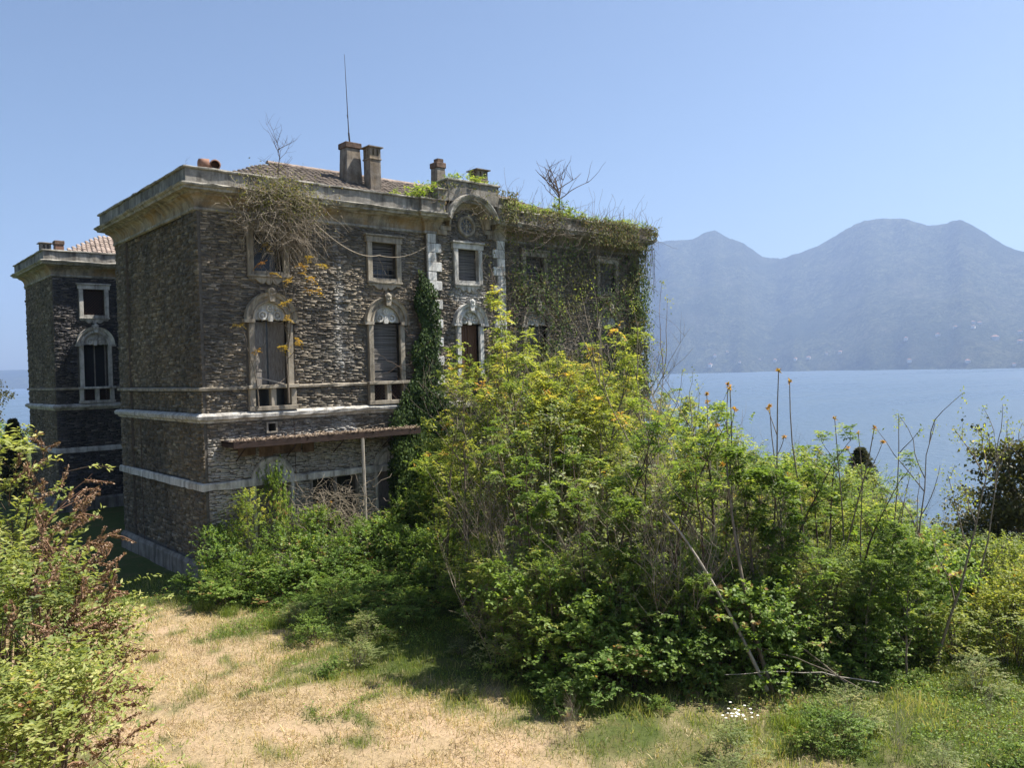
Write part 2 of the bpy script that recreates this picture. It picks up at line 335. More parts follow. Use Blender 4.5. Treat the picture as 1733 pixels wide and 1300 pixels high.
def mountains():
    az = np.arange(-40, 115, .16); nr = 84
    slope = np.interp(az, AZ, SLP); kk = np.exp(-np.linspace(-2, 2, 3)**2); slope = np.convolve(np.pad(slope, 1, 'edge'), kk/kk.sum(), 'valid'); shore = np.interp(az, [-40, 10, 17.5, 32, 42, 60, 75, 115], [2600, 3000, 3250, 4050, 4300, 5200, 6600, 6800])
    base = shore; shore = shore+(fbm(np.stack([az*.5, az*0], -1), 5, 2)-.5)*300
    depth = np.interp(az, [-40, 40, 60, 75, 115], [1750, 1750, 1500, 1300, 1300]); v = np.linspace(-.03, 1.5, nr)
    A, Vv = np.meshgrid(np.radians(az), v); Rr = shore[None]+depth[None]*Vv
    X = CAM[0]+Rr*np.cos(A); Y = CAM[1]+Rr*np.sin(A)
    top = slope*(base+depth)+40
    k = np.where(Vv < 1, np.clip(Vv, 0, 1)**.92, 1-1.3*(Vv-1))
    k = np.where(Vv < 1, k*(1-.16*np.sin(np.clip(Vv, 0, 1)*np.pi)), k)
    P = np.stack([X, Y], -1).reshape(-1, 2)+5000.0
    spur = (fbm(P/900, 31, 4).reshape(X.shape)-.5)*620*np.clip(Vv, 0, 1)*np.clip(1.05-Vv, 0, 1)*1.7
    spur = spur+(np.abs(fbm(P/420, 35, 3).reshape(X.shape)-.5)-.14)*-330*np.clip(Vv*1.5, 0, 1)*np.clip(1.1-Vv, 0, 1)
    fine = (fbm(P/70, 41, 3).reshape(X.shape)-.5)*26*np.clip(Vv*20, 0, 1)
    Z = LAKE_Z+np.where(Vv < 0, -12, top[None]*k+spur*np.minimum(1, top[None]/500)+fine*np.minimum(1, top[None]/300)+3)
    n = len(az); i = np.arange(n-1)[None]+n*np.arange(nr-1)[:, None]; L = np.stack([i, i+1, i+n+1, i+n], -1).reshape(-1)
    me = mesh_np('mountains', np.stack([X, Y, Z], -1).reshape(-1, 3), L, np.arange(0, len(L), 4), True)
    tag(link('mountains', me, 'forest'), 'hazy blue wooded mountain range across the lake', 'mountains', kind='structure')
    return X, Y, Z, Vv, np.degrees(A)
MX, MY, MZ, MV, MA = mountains()
hz = MB(); hz.box(-2900, 9300, -5600, 9900, LAKE_Z-14, 960)
hm = bpy.data.materials.new('haze_air'); hm.use_nodes = True; ht = hm.node_tree; ht.nodes.clear()
pv = ht.nodes.new('ShaderNodeVolumePrincipled'); pv.inputs['Color'].default_value = (.41, .55, .83, 1); pv.inputs['Density'].default_value = 1.4e-4; pv.inputs['Anisotropy'].default_value = .25
ho = ht.nodes.new('ShaderNodeOutputMaterial'); ht.links.new(pv.outputs[0], ho.inputs['Volume'])
tag(hz.build('haze', hm), 'pale blue haze in the air over the lake', 'haze', kind='stuff')
# houses dotted over the far shore
rh = np.random.default_rng(8)
hw = MB(); hw.box(-9, 9, -6, 6, -4, 8); hwall = None
MAT['farwall'] = simple('far_wall', (.55, .5, .42), (.7, .66, .58), .2, .9, bmp=0); MAT['farroof'] = simple('far_roof', (.28, .14, .09), (.36, .2, .13), .3, .9, bmp=0)
spots = []
while len(spots) < 22:
    i = rh.integers(2, 30); j = rh.integers(0, MX.shape[1])
    if 17.5 < MA[i, j] < 36 and (MV[i, j] < .12 or (MA[i, j] < 22.5 and MV[i, j] < .36)): spots.append((MX[i, j], MY[i, j], MZ[i, j]))
wm = rm = None
for x, y, z in spots:
    e = tag(empty('shore_house', (x, y, z), R(30+rh.uniform(-25, 25))), 'tiny pale house dotted on the hazy far shore', 'house', 'houses scattered over the far shore')
    s = rh.uniform(.8, 1.5); e.scale = (s, s, s*rh.uniform(.7, 1))
    if wm is None:
        w_ = hw.build('wall', 'farwall', e); r_ = MB(); r_.add([(-10, -7, 8), (10, -7, 8), (10, 7, 8), (-10, 7, 8), (-6, 0, 12), (6, 0, 12)], [(0, 1, 5, 4), (2, 3, 4, 5), (1, 2, 5), (3, 0, 4), (3, 2, 1, 0)]); r_ = r_.build('roof', 'farroof', e); wm, rm = w_.data, r_.data
    else: link('wall', wm, None, e); link('roof', rm, None, e)

# ------------------------------------------------------------------ the villa
ZT = dict(pl=.62, lo0=2.90, lo1=3.14, mi0=5.0, mi1=5.25, ra0=5.98, ra1=6.10, fr=11.53)
def wall_with_holes(mb, u0, u1, z0, z1, holes, put, depth=.38):
    us = sorted({u0, u1, *[h[0] for h in holes], *[h[1] for h in holes]}); zs = sorted({z0, z1, *[h[2] for h in holes], *[h[3] for h in holes]})
    us = [u for u in us if u0 <= u <= u1]; zs = [z for z in zs if z0 <= z <= z1]
    for a, b in zip(us, us[1:]):
        for c, d in zip(zs, zs[1:]):
            m = ((a+b)/2, (c+d)/2)
            if any(h[0] < m[0] < h[1] and h[2] < m[1] < h[3] for h in holes): continue
            mb.add([put(a, c, 0), put(b, c, 0), put(b, d, 0), put(a, d, 0)], [(0, 1, 2, 3)])
    for h in holes:
        a, b, c, d = h[:4]
        for p, q in (((a, c), (b, c)), ((b, c), (b, d)), ((b, d), (a, d)), ((a, d), (a, c))):
            mb.add([put(p[0], p[1], 0), put(q[0], q[1], 0), put(q[0], q[1], -depth), put(p[0], p[1], -depth)], [(0, 1, 2, 3)])
def make_stones(rng, u0, u1, z0, z1, skip, put, hgt=(.026, .066), ln=(.09, .34), prot=(.0, .042)):
    """thin coursed slabs: returns (n, 8, 3) corner points, back faces left open"""
    out = []; z = z0
    while z < z1-.02:
        h = min(rng.uniform(*hgt), z1-z); u = u0-rng.uniform(0, .2)
        while u < u1:
            l = rng.uniform(*ln); a, b = max(u, u0), min(u+l, u1); u += l
            if b-a < .04: continue
            zz = z+rng.normal(0, .012); hh = h*rng.uniform(.72, 1.02)
            if any(a < s[1] and b > s[0] and zz < s[3] and zz+hh > s[2] for s in skip):
                for s in skip:                       # trim the slab at the opening
                    if zz < s[3] and zz+hh > s[2]:
                        if a < s[0] < b and b <= s[1]+.6: b = s[0]
                        elif s[0] <= a < s[1] < b: a = s[1]
                        elif a >= s[0] and b <= s[1]: a = b
                if b-a < .05 or any(a < s[1]-.001 and b > s[0]+.001 and zz < s[3] and zz+hh > s[2] for s in skip): continue
            d = rng.uniform(*prot)+(.03 if rng.random() < .06 else 0); g = .006
            j = rng.normal(0, .011, 8); e = rng.uniform(-.012, .012, 4)
            out.append([put(a+g, zz, -.01), put(b-g, zz, -.01), put(b-g, zz+hh, -.01), put(a+g, zz+hh, -.01),
                        put(a+g+abs(j[0]), zz+j[1], d+e[0]), put(b-g-abs(j[2]), zz+j[3], d+e[1]), put(b-g-abs(j[4]), zz+hh+j[5], d+e[2]), put(a+g+abs(j[6]), zz+hh+j[7], d+e[3])])
        z += h
    return np.array(out, np.float32)
SF = np.array([4, 5, 6, 7, 0, 1, 5, 4, 1, 2, 6, 5, 2, 3, 7, 6, 3, 0, 4, 7])
def stones_mesh(name, A):
    n = len(A); L = (SF[None]+8*np.arange(n)[:, None]).reshape(-1); return mesh_np(name, A.reshape(-1, 3), L, np.arange(0, len(L), 4))
def add_stones(A, parent, material, singles=0, near=None):
    """the slabs that show largest are objects of their own, the rest one mass"""
    if singles:
        c = A.mean(1); d = np.linalg.norm(c-np.array(near), axis=1)-1.5*np.abs(A[:, 1, :]-A[:, 0, :]).max(1); o = np.argsort(d); one, rest = o[:singles], o[singles:]
        for k in one: link('stone', stones_mesh('stone', A[k:k+1]), material, parent)
        A = A[rest]
    tag(link('stone_facing', stones_mesh('stone_facing', A), material, parent), kind='stuff')
WEAR = .009; JIT = np.random.default_rng(15)
def sweep_path(mb, path, prof):
    """profile [(outward, z)] along a plan polyline with mitred corners; outward is to the left-hand side normal given by the path"""
    n = len(path); rows = []
    for i in range(n):
        p = Vector(path[i]); d0 = (p-Vector(path[i-1])).normalized() if i else None; d1 = (Vector(path[i+1])-p).normalized() if i < n-1 else None
        f = lambda d: Vector((d.y, -d.x))
        if d0 is None: o = f(d1)
        elif d1 is None: o = f(d0)
        else:
            a, b = f(d0), f(d1); o = (a+b)/(1+a.dot(b))
        rows.append([(p.x+o.x*q, p.y+o.y*q, z) for q, z in prof])
    k = len(prof); full = [rows[0]]
    for r0, r1 in zip(rows, rows[1:]):                          # worn, slightly crumbled edges
        L = (Vector(r1[k//2])-Vector(r0[k//2])).length; m = max(1, int(L/.3))
        for t in range(1, m+1):
            q = t/m; w = WEAR if t < m else 0
            full.append([tuple(a+(b-a)*q+JIT.normal(0, w)*(1 if 0 < j < k-1 else 0) for a, b in zip(r0[j], r1[j])) for j in range(k)])
    v = [q for r in full for q in r]; fs = []; n = len(full)
    for i in range(n-1):
        for j in range(k-1): fs.append((i*k+j, (i+1)*k+j, (i+1)*k+j+1, i*k+j+1))
    fs.append(tuple(range(k))); fs.append(tuple((n-1)*k+j for j in range(k-1, -1, -1)))
    mb.add(v, fs)
def arc(cx, cz, r, a0, a1, n): return [(cx+r*math.cos(a0+(a1-a0)*i/n), cz+r*math.sin(a0+(a1-a0)*i/n)) for i in range(n+1)]

SLAT_ME = {}
def slats(parent, x0, x1, z0, z1, y, rng, pitch=.062, gap=None, messy=.004, m='slat'):
    w = round(x1-x0, 2)
    if w not in SLAT_ME:
        b = MB(); b.box(-w/2, w/2, -.009, .009, -.027, .027); me = bpy.data.meshes.new('slat'); me.from_pydata(b.v, [], b.f); me.materials.append(MAT[m]); SLAT_ME[w] = me
    z = z0+.03
    while z < z1-.02:
        if not (gap and gap[0] < z < gap[1]):
            o = link('slat', SLAT_ME[w], None, parent); o.location = ((x0+x1)/2+rng.normal(0, .004), y+rng.normal(0, .006), z+rng.normal(0, messy)); o.rotation_euler = (R(rng.normal(-8, 5)), R(rng.normal(0, .5+messy*60)), 0)
        z += pitch
def upper_window(root, c, y, rng, kind, hw=.505, z0=9.77, z1=11.03, m='trim', bars=False):
    f = MB(); fw = .19
    f.box(c-hw-fw, c-hw, y-.11, y+.10, z0-.12, z1); f.box(c+hw, c+hw+fw, y-.11, y+.10, z0-.12, z1)
    f.box(c-hw-fw-.06, c+hw+fw+.06, y-.13, y+.10, z1+.001, z1+.22); f.box(c-hw-fw-.11, c+hw+fw+.11, y-.20, y+.05, z1+.221, z1+.29)
    f.box(c-hw+.001, c+hw-.001, y-.10, y+.12, z0-.12, z0-.001); f.box(c-hw-fw-.02, c+hw+fw+.02, y-.15, y+.04, z0-.19, z0-.121)
    s = hw+fw-.03; ap = [(c-s, z0-.191), (c-s, z0-.27), (c-s+.1, z0-.30), (c-s+.2, z0-.27)] + arc(c-.24, z0-.27, .14, math.pi, 2*math.pi, 5)[1:] + arc(c, z0-.33, .1, math.pi, 2*math.pi, 5) + arc(c+.24, z0-.27, .14, math.pi, 2*math.pi, 5)[:-1] + [(c+s-.2, z0-.27), (c+s-.1, z0-.30), (c+s, z0-.27), (c+s, z0-.191)]
    f.prism(ap, y-.09, y+.03)
    w = f.build('window', m, root, .008)
    d = MB(); d.box(c-hw-.05, c+hw+.05, y+.26, y+.28, z0-.05, z1+.05); d.build('pane', 'glass', w)
    if kind == 'closed': slats(w, c-hw+.01, c+hw-.01, z0, z1, y+.14, rng)
    elif kind == 'broken':
        slats(w, c-hw+.01, c+hw-.01, z0, z1, y+.17, rng, .066, (z0+.12, z0+.42), .012)
        g = MB()
        for q in (.28, .5, .72): g.bar((c-hw+2*hw*q, y+.06, z0), (c-hw+2*hw*q, y+.06, z0+.5), .008)
        for q in (.15, .34): g.bar((c-hw, y+.06, z0+q), (c+hw, y+.06, z0+q), .008)
        g.build('iron_bars', 'paletwig', w)
    elif kind == 'lattice':
        g = MB(); n = 7
        for k in range(-n, n+1):
            for sgn in (-1, 1):
                pts = []
                for q in np.linspace(0, 1, 40):
                    u = c+sgn*((k/n)*hw*2+(q-.5)*(z1-z0)); z = z0+q*(z1-z0)
                    if abs(u-c) <= hw: pts.append((u, z))
                if len(pts) > 2: g.bar((pts[0][0], y+.05, pts[0][1]), (pts[-1][0], y+.05, pts[-1][1]), .011, 4)
        g.build('iron_lattice', 'iron', w)
    return w
def tall_window(root, c, y, rng, kind, hw=.56, m='trim', tym='plaster', rail=True):
    f = MB(); zt = 8.2; fw = .18
    f.box(c-hw-fw, c-hw, y-.12, y+.12, 6.11, zt-.001); f.box(c+hw, c+hw+fw, y-.12, y+.12, 6.11, zt-.001)
    a = f; zc = zt+.02
    sc = [(hw-.02, .05), (hw-.02, .14), (hw+.05, .16), (hw+.08, .11), (hw+.16, .13), (hw+.18, .19), (hw+.27, .21), (hw+.31, .25), (hw+.31, .0)]
    a.ring(c, zc, sc, 0, math.pi, y, 28)
    for s in (-1, 1): a.box(*(sorted((c+s*(hw+.0), c+s*(hw+.37)))), y-.20, y+.02, zt-.09, zt+.019)
    w = a.build('window', m, root)
    t = MB(); t.prism([(c-hw+.0, zt)] + [(c+hw, zt)] + arc(c, zc, hw+.0, 0, math.pi, 20), y-.02, y+.12); t.build('tympanum', tym, w)
    t = MB()                                                   # relief: scrolls, rosette and drop
    for s in (-1, 1):
        t.ring(c+s*.25, zc+.13, [(.09, .05), (.11, .075), (.15, .075), (.17, .05)], 0, 2*math.pi, y, 14, True)
        t.ring(c+s*.25, zc+.13, [(.005, .07), (.05, .055), (.06, .03)], 0, 2*math.pi, y, 10, True)
        t.prism([(c+s*.08, zc+.02), (c+s*.47, zc+.03), (c+s*.42, zc+.09)][::s], y-.05, y)
    for k in range(8):
        q = k*math.pi/4; t.ring(c+.085*math.cos(q), zc+.36+.085*math.sin(q), [(.003, .085), (.03, .075), (.045, .03)], 0, 2*math.pi, y, 7, True)
    t.ring(c, zc+.36, [(.003, .10), (.04, .085), (.05, .03)], 0, 2*math.pi, y, 8, True)
    t.prism([(c-.07, zc-.06), (c+.07, zc-.06), (c+.10, zc+.02), (c+.05, zc+.2), (c-.05, zc+.2), (c-.10, zc+.02)], y-.09, y); t.build('relief', tym, w)
    k = MB(); k.prism([(c-.085, zc+hw+.01), (c+.085, zc+hw+.01), (c+.14, zc+hw+.40), (c-.14, zc+hw+.40)], y-.29, y+.02)
    for s in (-1, 1): k.ring(c+s*.05, zc+hw+.24, [(.003, .33), (.05, .31), (.07, .28)], 0, 2*math.pi, y, 8, True)
    k.ring(c, zc+hw+.36, [(.003, .35), (.07, .33), (.10, .28)], 0, 2*math.pi, y, 9, True); k.build('keystone', m, w)
    if rail:
        b = MB()
        b.box(c-hw-.29, c+hw+.29, y-.24, y+.05, 6.0, 6.109)
        for x in (c-hw-.14, c, c+hw+.14): b.box(x-.09, x+.09, y-.16, y+.03, 5.43, 5.999)
        b.box(c-hw-.27, c+hw+.27, y-.20, y+.04, 5.29, 5.429); b.build('balustrade', m, w, .01)
        g = MB()
        for x in (c-hw/2-.05, c+hw/2+.05):
            for i in range(-4, 5):
                for s in (-1, 1):
                    p0 = [(x+s*(i*.12+(q-.5)*.56), 5.43+q*.57) for q in np.linspace(0, 1, 24)]; p0 = [p for p in p0 if abs(p[0]-x) < .24]
                    if len(p0) > 2: g.bar((p0[0][0], y-.02, p0[0][1]), (p0[-1][0], y-.02, p0[-1][1]), .011, 4)
        if kind != 'shutters': g.build('iron_lattice', 'iron', w)
        else: w['note'] = 'open'
    d = MB(); d.box(c-hw-.05, c+hw+.05, y+.30, y+.32, 5.35, zt+.05); d.build('pane', 'glass', w)
    if kind == 'roller':
        slats(w, c-hw+.01, c+hw-.01, 6.12, zt, y+.17, rng, .062, (6.42, 6.49), .005)
    elif kind in ('shutters', 'door'):
        wood = 'oldwood' if kind == 'shutters' else 'brownwood'
        for s, ang in (((-1, 14), (1, -20)) if kind == 'shutters' else ((-1, 0), (1, 0))):
            b = MB(); L = hw-.02; z0 = 6.0
            b.box(0, .09, -.02, .02, z0, zt-.03); b.box(L-.09, L, -.02, .02, z0, zt-.03)
            for z in (z0, 6.55, 7.35, zt-.15): b.box(.091, L-.091, -.019, .019, z, z+.10)
            b.box(.092, L-.092, -.006, .006, z0+.1, zt-.1)
            o = b.build('shutter', wood, w); o.location = (c+s*(hw-.005), y+.14, 0); o.rotation_euler = (0, 0, R(ang) if s < 0 else R(180+ang))
    elif kind == 'panes':
        for x in (c-hw+.03, c-.03, c+hw-.09):
            b = MB(); b.box(x, x+.06, y+.2, y+.25, 5.4, zt); b.build('sash', 'oldwood', w)
    return w
CORNICE = [(0, 11.50), (.07, 11.53), (.07, 11.60), (.04, 11.62)]
COVE = [(.041, 11.605), (.06, 11.74), (.10, 11.84), (.17, 11.92), (.27, 11.97), (.28, 12.02), (.0, 12.02)]
SHELF = [(.0, 12.019), (.30, 12.021), (.34, 12.05), (.50, 12.07), (.52, 12.13), (.57, 12.16), (.60, 12.20), (.60, 12.23), (.46, 12.27), (.0, 12.27)]
PARAPET = [(0, 12.269), (.42, 12.271), (.42, 12.68), (.0, 12.68)]
COPING = [(-.06, 12.679), (.47, 12.681), (.49, 12.70), (.49, 12.735), (.45, 12.75), (-.06, 12.75)]
def entablature(root, path, m='cornice'):
    for nm, pr, mm in (('architrave', CORNICE, m), ('cove', COVE, 'cove'), ('cornice', SHELF, m), ('parapet', PARAPET, 'concrete'), ('coping', COPING, m)):
        b = MB(); sweep_path(b, path, pr); b.build(nm, mm, root)
def courses(root, path, plinth='plinth'):
    for nm, pr, mm in (('plinth', [(0, -.6), (.12, -.6), (.12, .50), (.06, .62), (0, .62)], plinth),
                       ('lower_course', [(0, 2.90), (.10, 2.90), (.10, 3.10), (.07, 3.14), (0, 3.14)], 'course'),
                       ('string_course', [(0, 4.98), (.07, 5.0), (.09, 5.06), (.18, 5.10), (.20, 5.20), (.14, 5.26), (0, 5.29)], 'course'),
                       ('rail_course', [(0, 5.98), (.09, 5.99), (.10, 6.07), (.0, 6.10)], 'trim')):
        b = MB(); sweep_path(b, path, pr); b.build(nm, mm, root)
def tile_field(mb, x0, x1, y0, z0, y1, z1, taper0, taper1, rng, tw=.23, tl=.36):
    """rows of half-round tiles climbing from (y0, z0) to (y1, z1); taper cuts the field to a hip"""
    L = math.hypot(y1-y0, z1-z0); n = int(L/(tl*.8)); dy, dz = (y1-y0)/L, (z1-z0)/L
    for i in range(n):
        s = i*tl*.8; k = s/L; a, b = x0+taper0*k, x1-taper1*k; x = a
        while x < b:
            v = []
            j = rng.normal(0, .008, 3); sg = rng.normal(0, .012)
            for q, (t, lift) in enumerate(((s, .05), (s+tl, .0))):
                for ang in (0, 45, 90, 135, 180):
                    c_, s_ = math.cos(R(ang)), math.sin(R(ang)); r = tw*.5*(1.0-.12*q)
                    v.append((x+tw/2+c_*r+j[0], y0+dy*t-dz*(s_*.075+lift)*(-1 if dy < 0 else 1)*1.0*0+dy*0, z0+dz*t+(s_*.075+lift)+sg))
            mb.add(v, [(m_, m_+1, m_+6, m_+5) for m_ in range(4)] + [(0, 1, 2, 3, 4)])
            x += tw

RNG = np.random.default_rng(42)
villa = tag(empty('villa', (0, 0, 0)), 'large derelict slate-stone villa with crumbling cornice, half swallowed by ivy', 'villa')
LX, LY = 20.45, 8.45
front = lambda u, z, d: (u, -d, z)
bay = lambda u, z, d: (u, -.15-d, z)
left = lambda u, z, d: (-d, LY-u, z)
def arch_skip(c, z0, r, n=9): return [(c-r*math.sqrt(1-((k+.3)/n)**2), c+r*math.sqrt(1-((k+.3)/n)**2), z0+r*k/n, z0+r*(k+1)/n) for k in range(n)]
B0, B1 = 8.33, 12.05
UP = (2.17, 6.53, 13.8, 18.2); CC = 10.19
holes = [(B0, B1, -.6, 11.6)]
for c in UP: holes += [(c-.505, c+.505, 9.77, 11.03), (c-.56, c+.56, 5.4, 8.2)]
holes += [(3.5, 5.2, .2, 2.9), (1.5, 2.75, .2, 2.9), (1.99, 2.25, 4.61, 4.86), (5.95, 7.2, .2, 2.9)]
fm = MB(); wall_with_holes(fm, 0, LX, -.6, 12.6, holes, front)
fw_ = fm.build('front_wall', 'mortar', villa)
bm_ = MB(); bh = [(CC-.5, CC+.5, 9.85, 11.05), (CC-.46, CC+.46, 5.4, 8.2)]
wall_with_holes(bm_, B0, B1, -.6, 12.95, bh, bay, .36)
for x in (B0, B1): bm_.add([(x, -.15, -.6), (x, .0, -.6), (x, .0, 12.3), (x, -.15, 12.3)], [(0, 1, 2, 3)])
bw_ = bm_.build('bay_wall', 'mortar', villa)
skip = [(h[0]-.0, h[1]+.0, h[2], h[3]) for h in holes[1:]] + [(B0, B1, -1, 13)]
for z0, z1 in ((-.6, .62), (2.9, 3.14), (5.0, 5.27), (5.99, 6.09)): skip.append((-1, 30, z0, z1))
for c in UP: skip += [(c-.72, c+.72, 9.55, 11.3), (c-.82, c+.82, 5.29, 8.2), ] + arch_skip(c, 8.2, .84)
skip += arch_skip(2.12, 3.06, .72)+arch_skip(6.6, 3.06, .72)
A = make_stones(RNG, 0.02, LX, .6, 11.52, skip, front)
add_stones(A, fw_, 'slate', 240, (1.5, -1, 6.0))
bskip = [(h[0]-.2, h[1]+.2, h[2]-.1, h[3]+.2) for h in bh] + arch_skip(CC, 8.2, .72) + [(-1, 30, a, b) for a, b in ((5.0, 5.27), (2.9, 3.14), (-.6, .62))] + [(CC-.42, CC+.42, 11.52, 12.38), (B0, B0+.5, 5, 11.6), (B1-.5, B1, 5, 11.6)]
A = make_stones(RNG, B0+.02, B1-.02, .6, 12.6, bskip, bay); add_stones(A, bw_, 'slate')
# side wall in the shade, with shallow corner pilasters
sw_ = MB(); wall_with_holes(sw_, 0, LY, -.6, 12.6, [], left); sw_ = sw_.build('side_wall', 'mortar', villa)
sk = [(-1, 30, a, b) for a, b in ((-.6, .62), (2.9, 3.14), (5.0, 5.27), (5.99, 6.09))]
A1 = make_stones(RNG, 1.25, LY-1.2, .6, 11.52, sk, left, (.05, .13), (.09, .3), (.0, .05))
lp = lambda u, z, d: (-d-.10, LY-u, z)
A2 = make_stones(RNG, LY-1.2, LY+.08, .6, 11.52, sk, lp, (.05, .12), (.1, .36)); A3 = make_stones(RNG, 0, 1.25, .6, 11.52, sk, lp, (.05, .12), (.1, .36))
for y0, y1 in ((0, 1.2), (LY-1.25, LY)): pil = MB(); pil.box(-.10, -.001, y0, y1, .6, 11.52); pil.build('pilaster', 'mortar', sw_)
add_stones(np.concatenate([A1, A2, A3]), sw_, 'rubble')
bk = MB(); bk.add([(LX, 0, -.6), (LX, LY, -.6), (LX, LY, 12.6), (LX, 0, 12.6), (0, LY, -.6), (0, LY, 12.6)], [(0, 1, 2, 3), (4, 5, 2, 1)]); bkw = bk.build('back_wall', 'mortar', villa)
A = make_stones(RNG, 0, LY, .6, 11.5, [], lambda u, z, d: (LX+d, u, z), (.06, .13), (.15, .5)); add_stones(A, bkw, 'slate')
# mouldings: string courses, entablature with its arched break over the bay
courses(villa, [(B0, 0), (-.1, 0), (-.1, LY), (LX, LY), (LX, 0), (B1, 0)][::-1])
for nm, z0, z1, o in (('string_course', 5.0, 5.26, .2), ('lower_course', 2.9, 3.14, .1)):
    b = MB(); b.box(B0-.02, B1+.02, -.15-o, -.1, z0, z1); b.build(nm, 'course', villa, .02)
E0, E1 = CC-1.27, CC+1.27
entablature(villa, [(E1, -.15), (B1+.05, -.15), (B1+.05, 0), (LX, 0), (LX, LY), (-.1, LY), (-.1, 0), (B0-.05, 0), (B0-.05, -.15), (E0, -.15)])
a_ = MB(); AZc = 11.80
a_.ring(CC, AZc, [(1.0, -.02), (1.0, .30), (1.04, .34), (1.06, .50), (1.12, .52), (1.16, .57), (1.22, .60), (1.26, .60), (1.30, .46), (1.30, -.02)], R(14), R(166), -.15, 36)
a_.build('arched_cornice', 'cornice', villa)
a_ = MB(); a_.ring(CC, AZc, [(.78, -.01), (.78, .05), (.84, .07), (.86, .12), (.94, .20), (.999, .28), (.999, -.01)], R(5), R(175), -.15, 32)
for s in (-1, 1): a_.box(*sorted((CC+s*.80, CC+s*1.30)), -.27, -.1, 11.70, 11.86); a_.box(*sorted((CC+s*.98, CC+s*1.42)), -.24, -.1, 11.52, 11.699)
a_.build('arch_moulding', 'cove', villa)
at_ = MB(); at_.box(9.1, 11.53, -.56, .1, 12.76, 13.52); at_.box(8.62, 9.099, -.55, .1, 12.76, 13.10); at_.box(11.531, 12.0, -.55, .1, 12.76, 13.08); at_.build('attic_parapet', 'concrete', villa)
at_ = MB(); at_.box(9.04, 11.59, -.62, .14, 13.521, 13.60); at_.box(8.57, 9.039, -.61, .14, 13.101, 13.17); at_.box(11.591, 12.05, -.61, .14, 13.081, 13.15); at_.build('attic_coping', 'cornice', villa, .015)
# alternating quoins of the bay
for k in range(18):
    z1 = 11.52-.35*k
    if z1 < 5.5: break
    w_ = .38 if k % 2 == 0 else .62
    for s in (-1, 1):
        q = MB(); x = B0-.01 if s < 0 else B1+.01
        q.box(*sorted((x, x-s*w_)), -.15-(.065+.02*RNG.random()), -.12, z1-.345, z1-.005); q.build('quoin', 'quoin', villa, .015)
# rose window
r_ = MB(); rz = 11.95
r_.ring(CC, rz, [(.29, -.1), (.29, .06), (.33, .09), (.38, .09), (.42, .05), (.42, -.05)], 0, 2*math.pi, -.15, 28, True)
for k in range(8):
    q = k*math.pi/4; r_.bar((CC+.06*math.cos(q), -.17, rz+.06*math.sin(q)), (CC+.30*math.cos(q), -.17, rz+.30*math.sin(q)), .018, 5)
    r_.ring(CC+.20*math.cos(q+.39), rz+.20*math.sin(q+.39), [(.055, -.02), (.06, .03), (.08, .03), (.085, -.02)], 0, 2*math.pi, -.15, 10, True)
r_.ring(CC, rz, [(.003, .05), (.06, .04), (.07, -.02)], 0, 2*math.pi, -.15, 10, True)
rw = r_.build('rose_window', 'trim', villa); d = MB(); d.prism(arc(CC, rz, .30, 0, 2*math.pi, 20)[:-1], -.158, -.10); d.build('pane', 'glass', rw)
upper_window(villa, UP[0], 0, RNG, 'none'); upper_window(villa, UP[1], 0, RNG, 'broken'); upper_window(villa, CC, -.15, RNG, 'closed', .49, 9.85, 11.05, 'course'); upper_window(villa, UP[2], 0, RNG, 'broken'); upper_window(villa, UP[3], 0, RNG, 'closed')
tall_window(villa, UP[0], 0, RNG, 'shutters'); tall_window(villa, UP[1], 0, RNG, 'roller'); tall_window(villa, CC, -.15, RNG, 'door', .46, 'quoin', 'plaster', False); tall_window(villa, UP[2], 0, RNG, 'roller'); tall_window(villa, UP[3], 0, RNG, 'roller')
b = MB(); b.bar((UP[0]-.55, -.05, 6.38), (UP[0]+.38, -.12, 6.13), .03, 4); b.build('fallen_board', 'deadbark', villa)
# ground storey: lunettes, pale lintel, vent, rusty canopy
for c in (2.12, 6.6):
    l = MB(); l.ring(c, 3.06, [(.56, -.02), (.56, .06), (.64, .09), (.72, .09), (.74, -.02)], 0, math.pi, 0, 22); lo = l.build('lunette', 'course', villa)
    l = MB(); l.prism([(c-.56, 3.0), (c+.56, 3.0)] + arc(c, 3.06, .56, 0, math.pi, 18), -.03, .05); l.build('panel', 'plaster', lo)
    l = MB(); l.ring(c, 3.36, [(.06, .03), (.08, .06), (.11, .06), (.13, .03)], 0, 2*math.pi, 0, 12, True)
    for s in (-1, 1):
        l.ring(c+s*.28, 3.06, [(.10, .03), (.12, .055), (.16, .055), (.18, .03)], 0, math.pi, 0, 10); l.prism([(c+s*.16, 3.04), (c+s*.22, 3.04), (c+s*.17, 3.5), (c+s*.13, 3.5)][::s], -.05, 0)
    l.build('relief', 'course', lo)
    for x in (c-.70, c+.60): p = MB(); p.box(x, x+.1, -.08, .2, .2, 2.9); p.build('door_post', 'course', villa)
    d = MB(); d.box(c-.6, c+.6, .2, .24, .2, 2.88); d.build('door', 'oldwood', villa)
b = MB(); b.box(3.3, 5.4, -.13, .1, 2.93, 3.12); b.build('lintel', 'quoin', villa, .01)
for x in (3.4, 4.3, 5.15): b = MB(); b.box(x, x+.09, -.06, .06, .2, 2.925); b.build('mullion', 'oldwood', villa)
d = MB(); d.box(3.5, 5.2, .34, .36, .2, 2.9); d.build('pane', 'glass', villa)
b = MB(); b.box(1.93, 1.989, -.07, .05, 4.56, 4.91); b.box(2.251, 2.31, -.07, .05, 4.56, 4.91); b.box(1.99, 2.25, -.07, .05, 4.861, 4.91); b.box(1.99, 2.25, -.07, .05, 4.56, 4.609); b.build('vent', 'trim', villa)
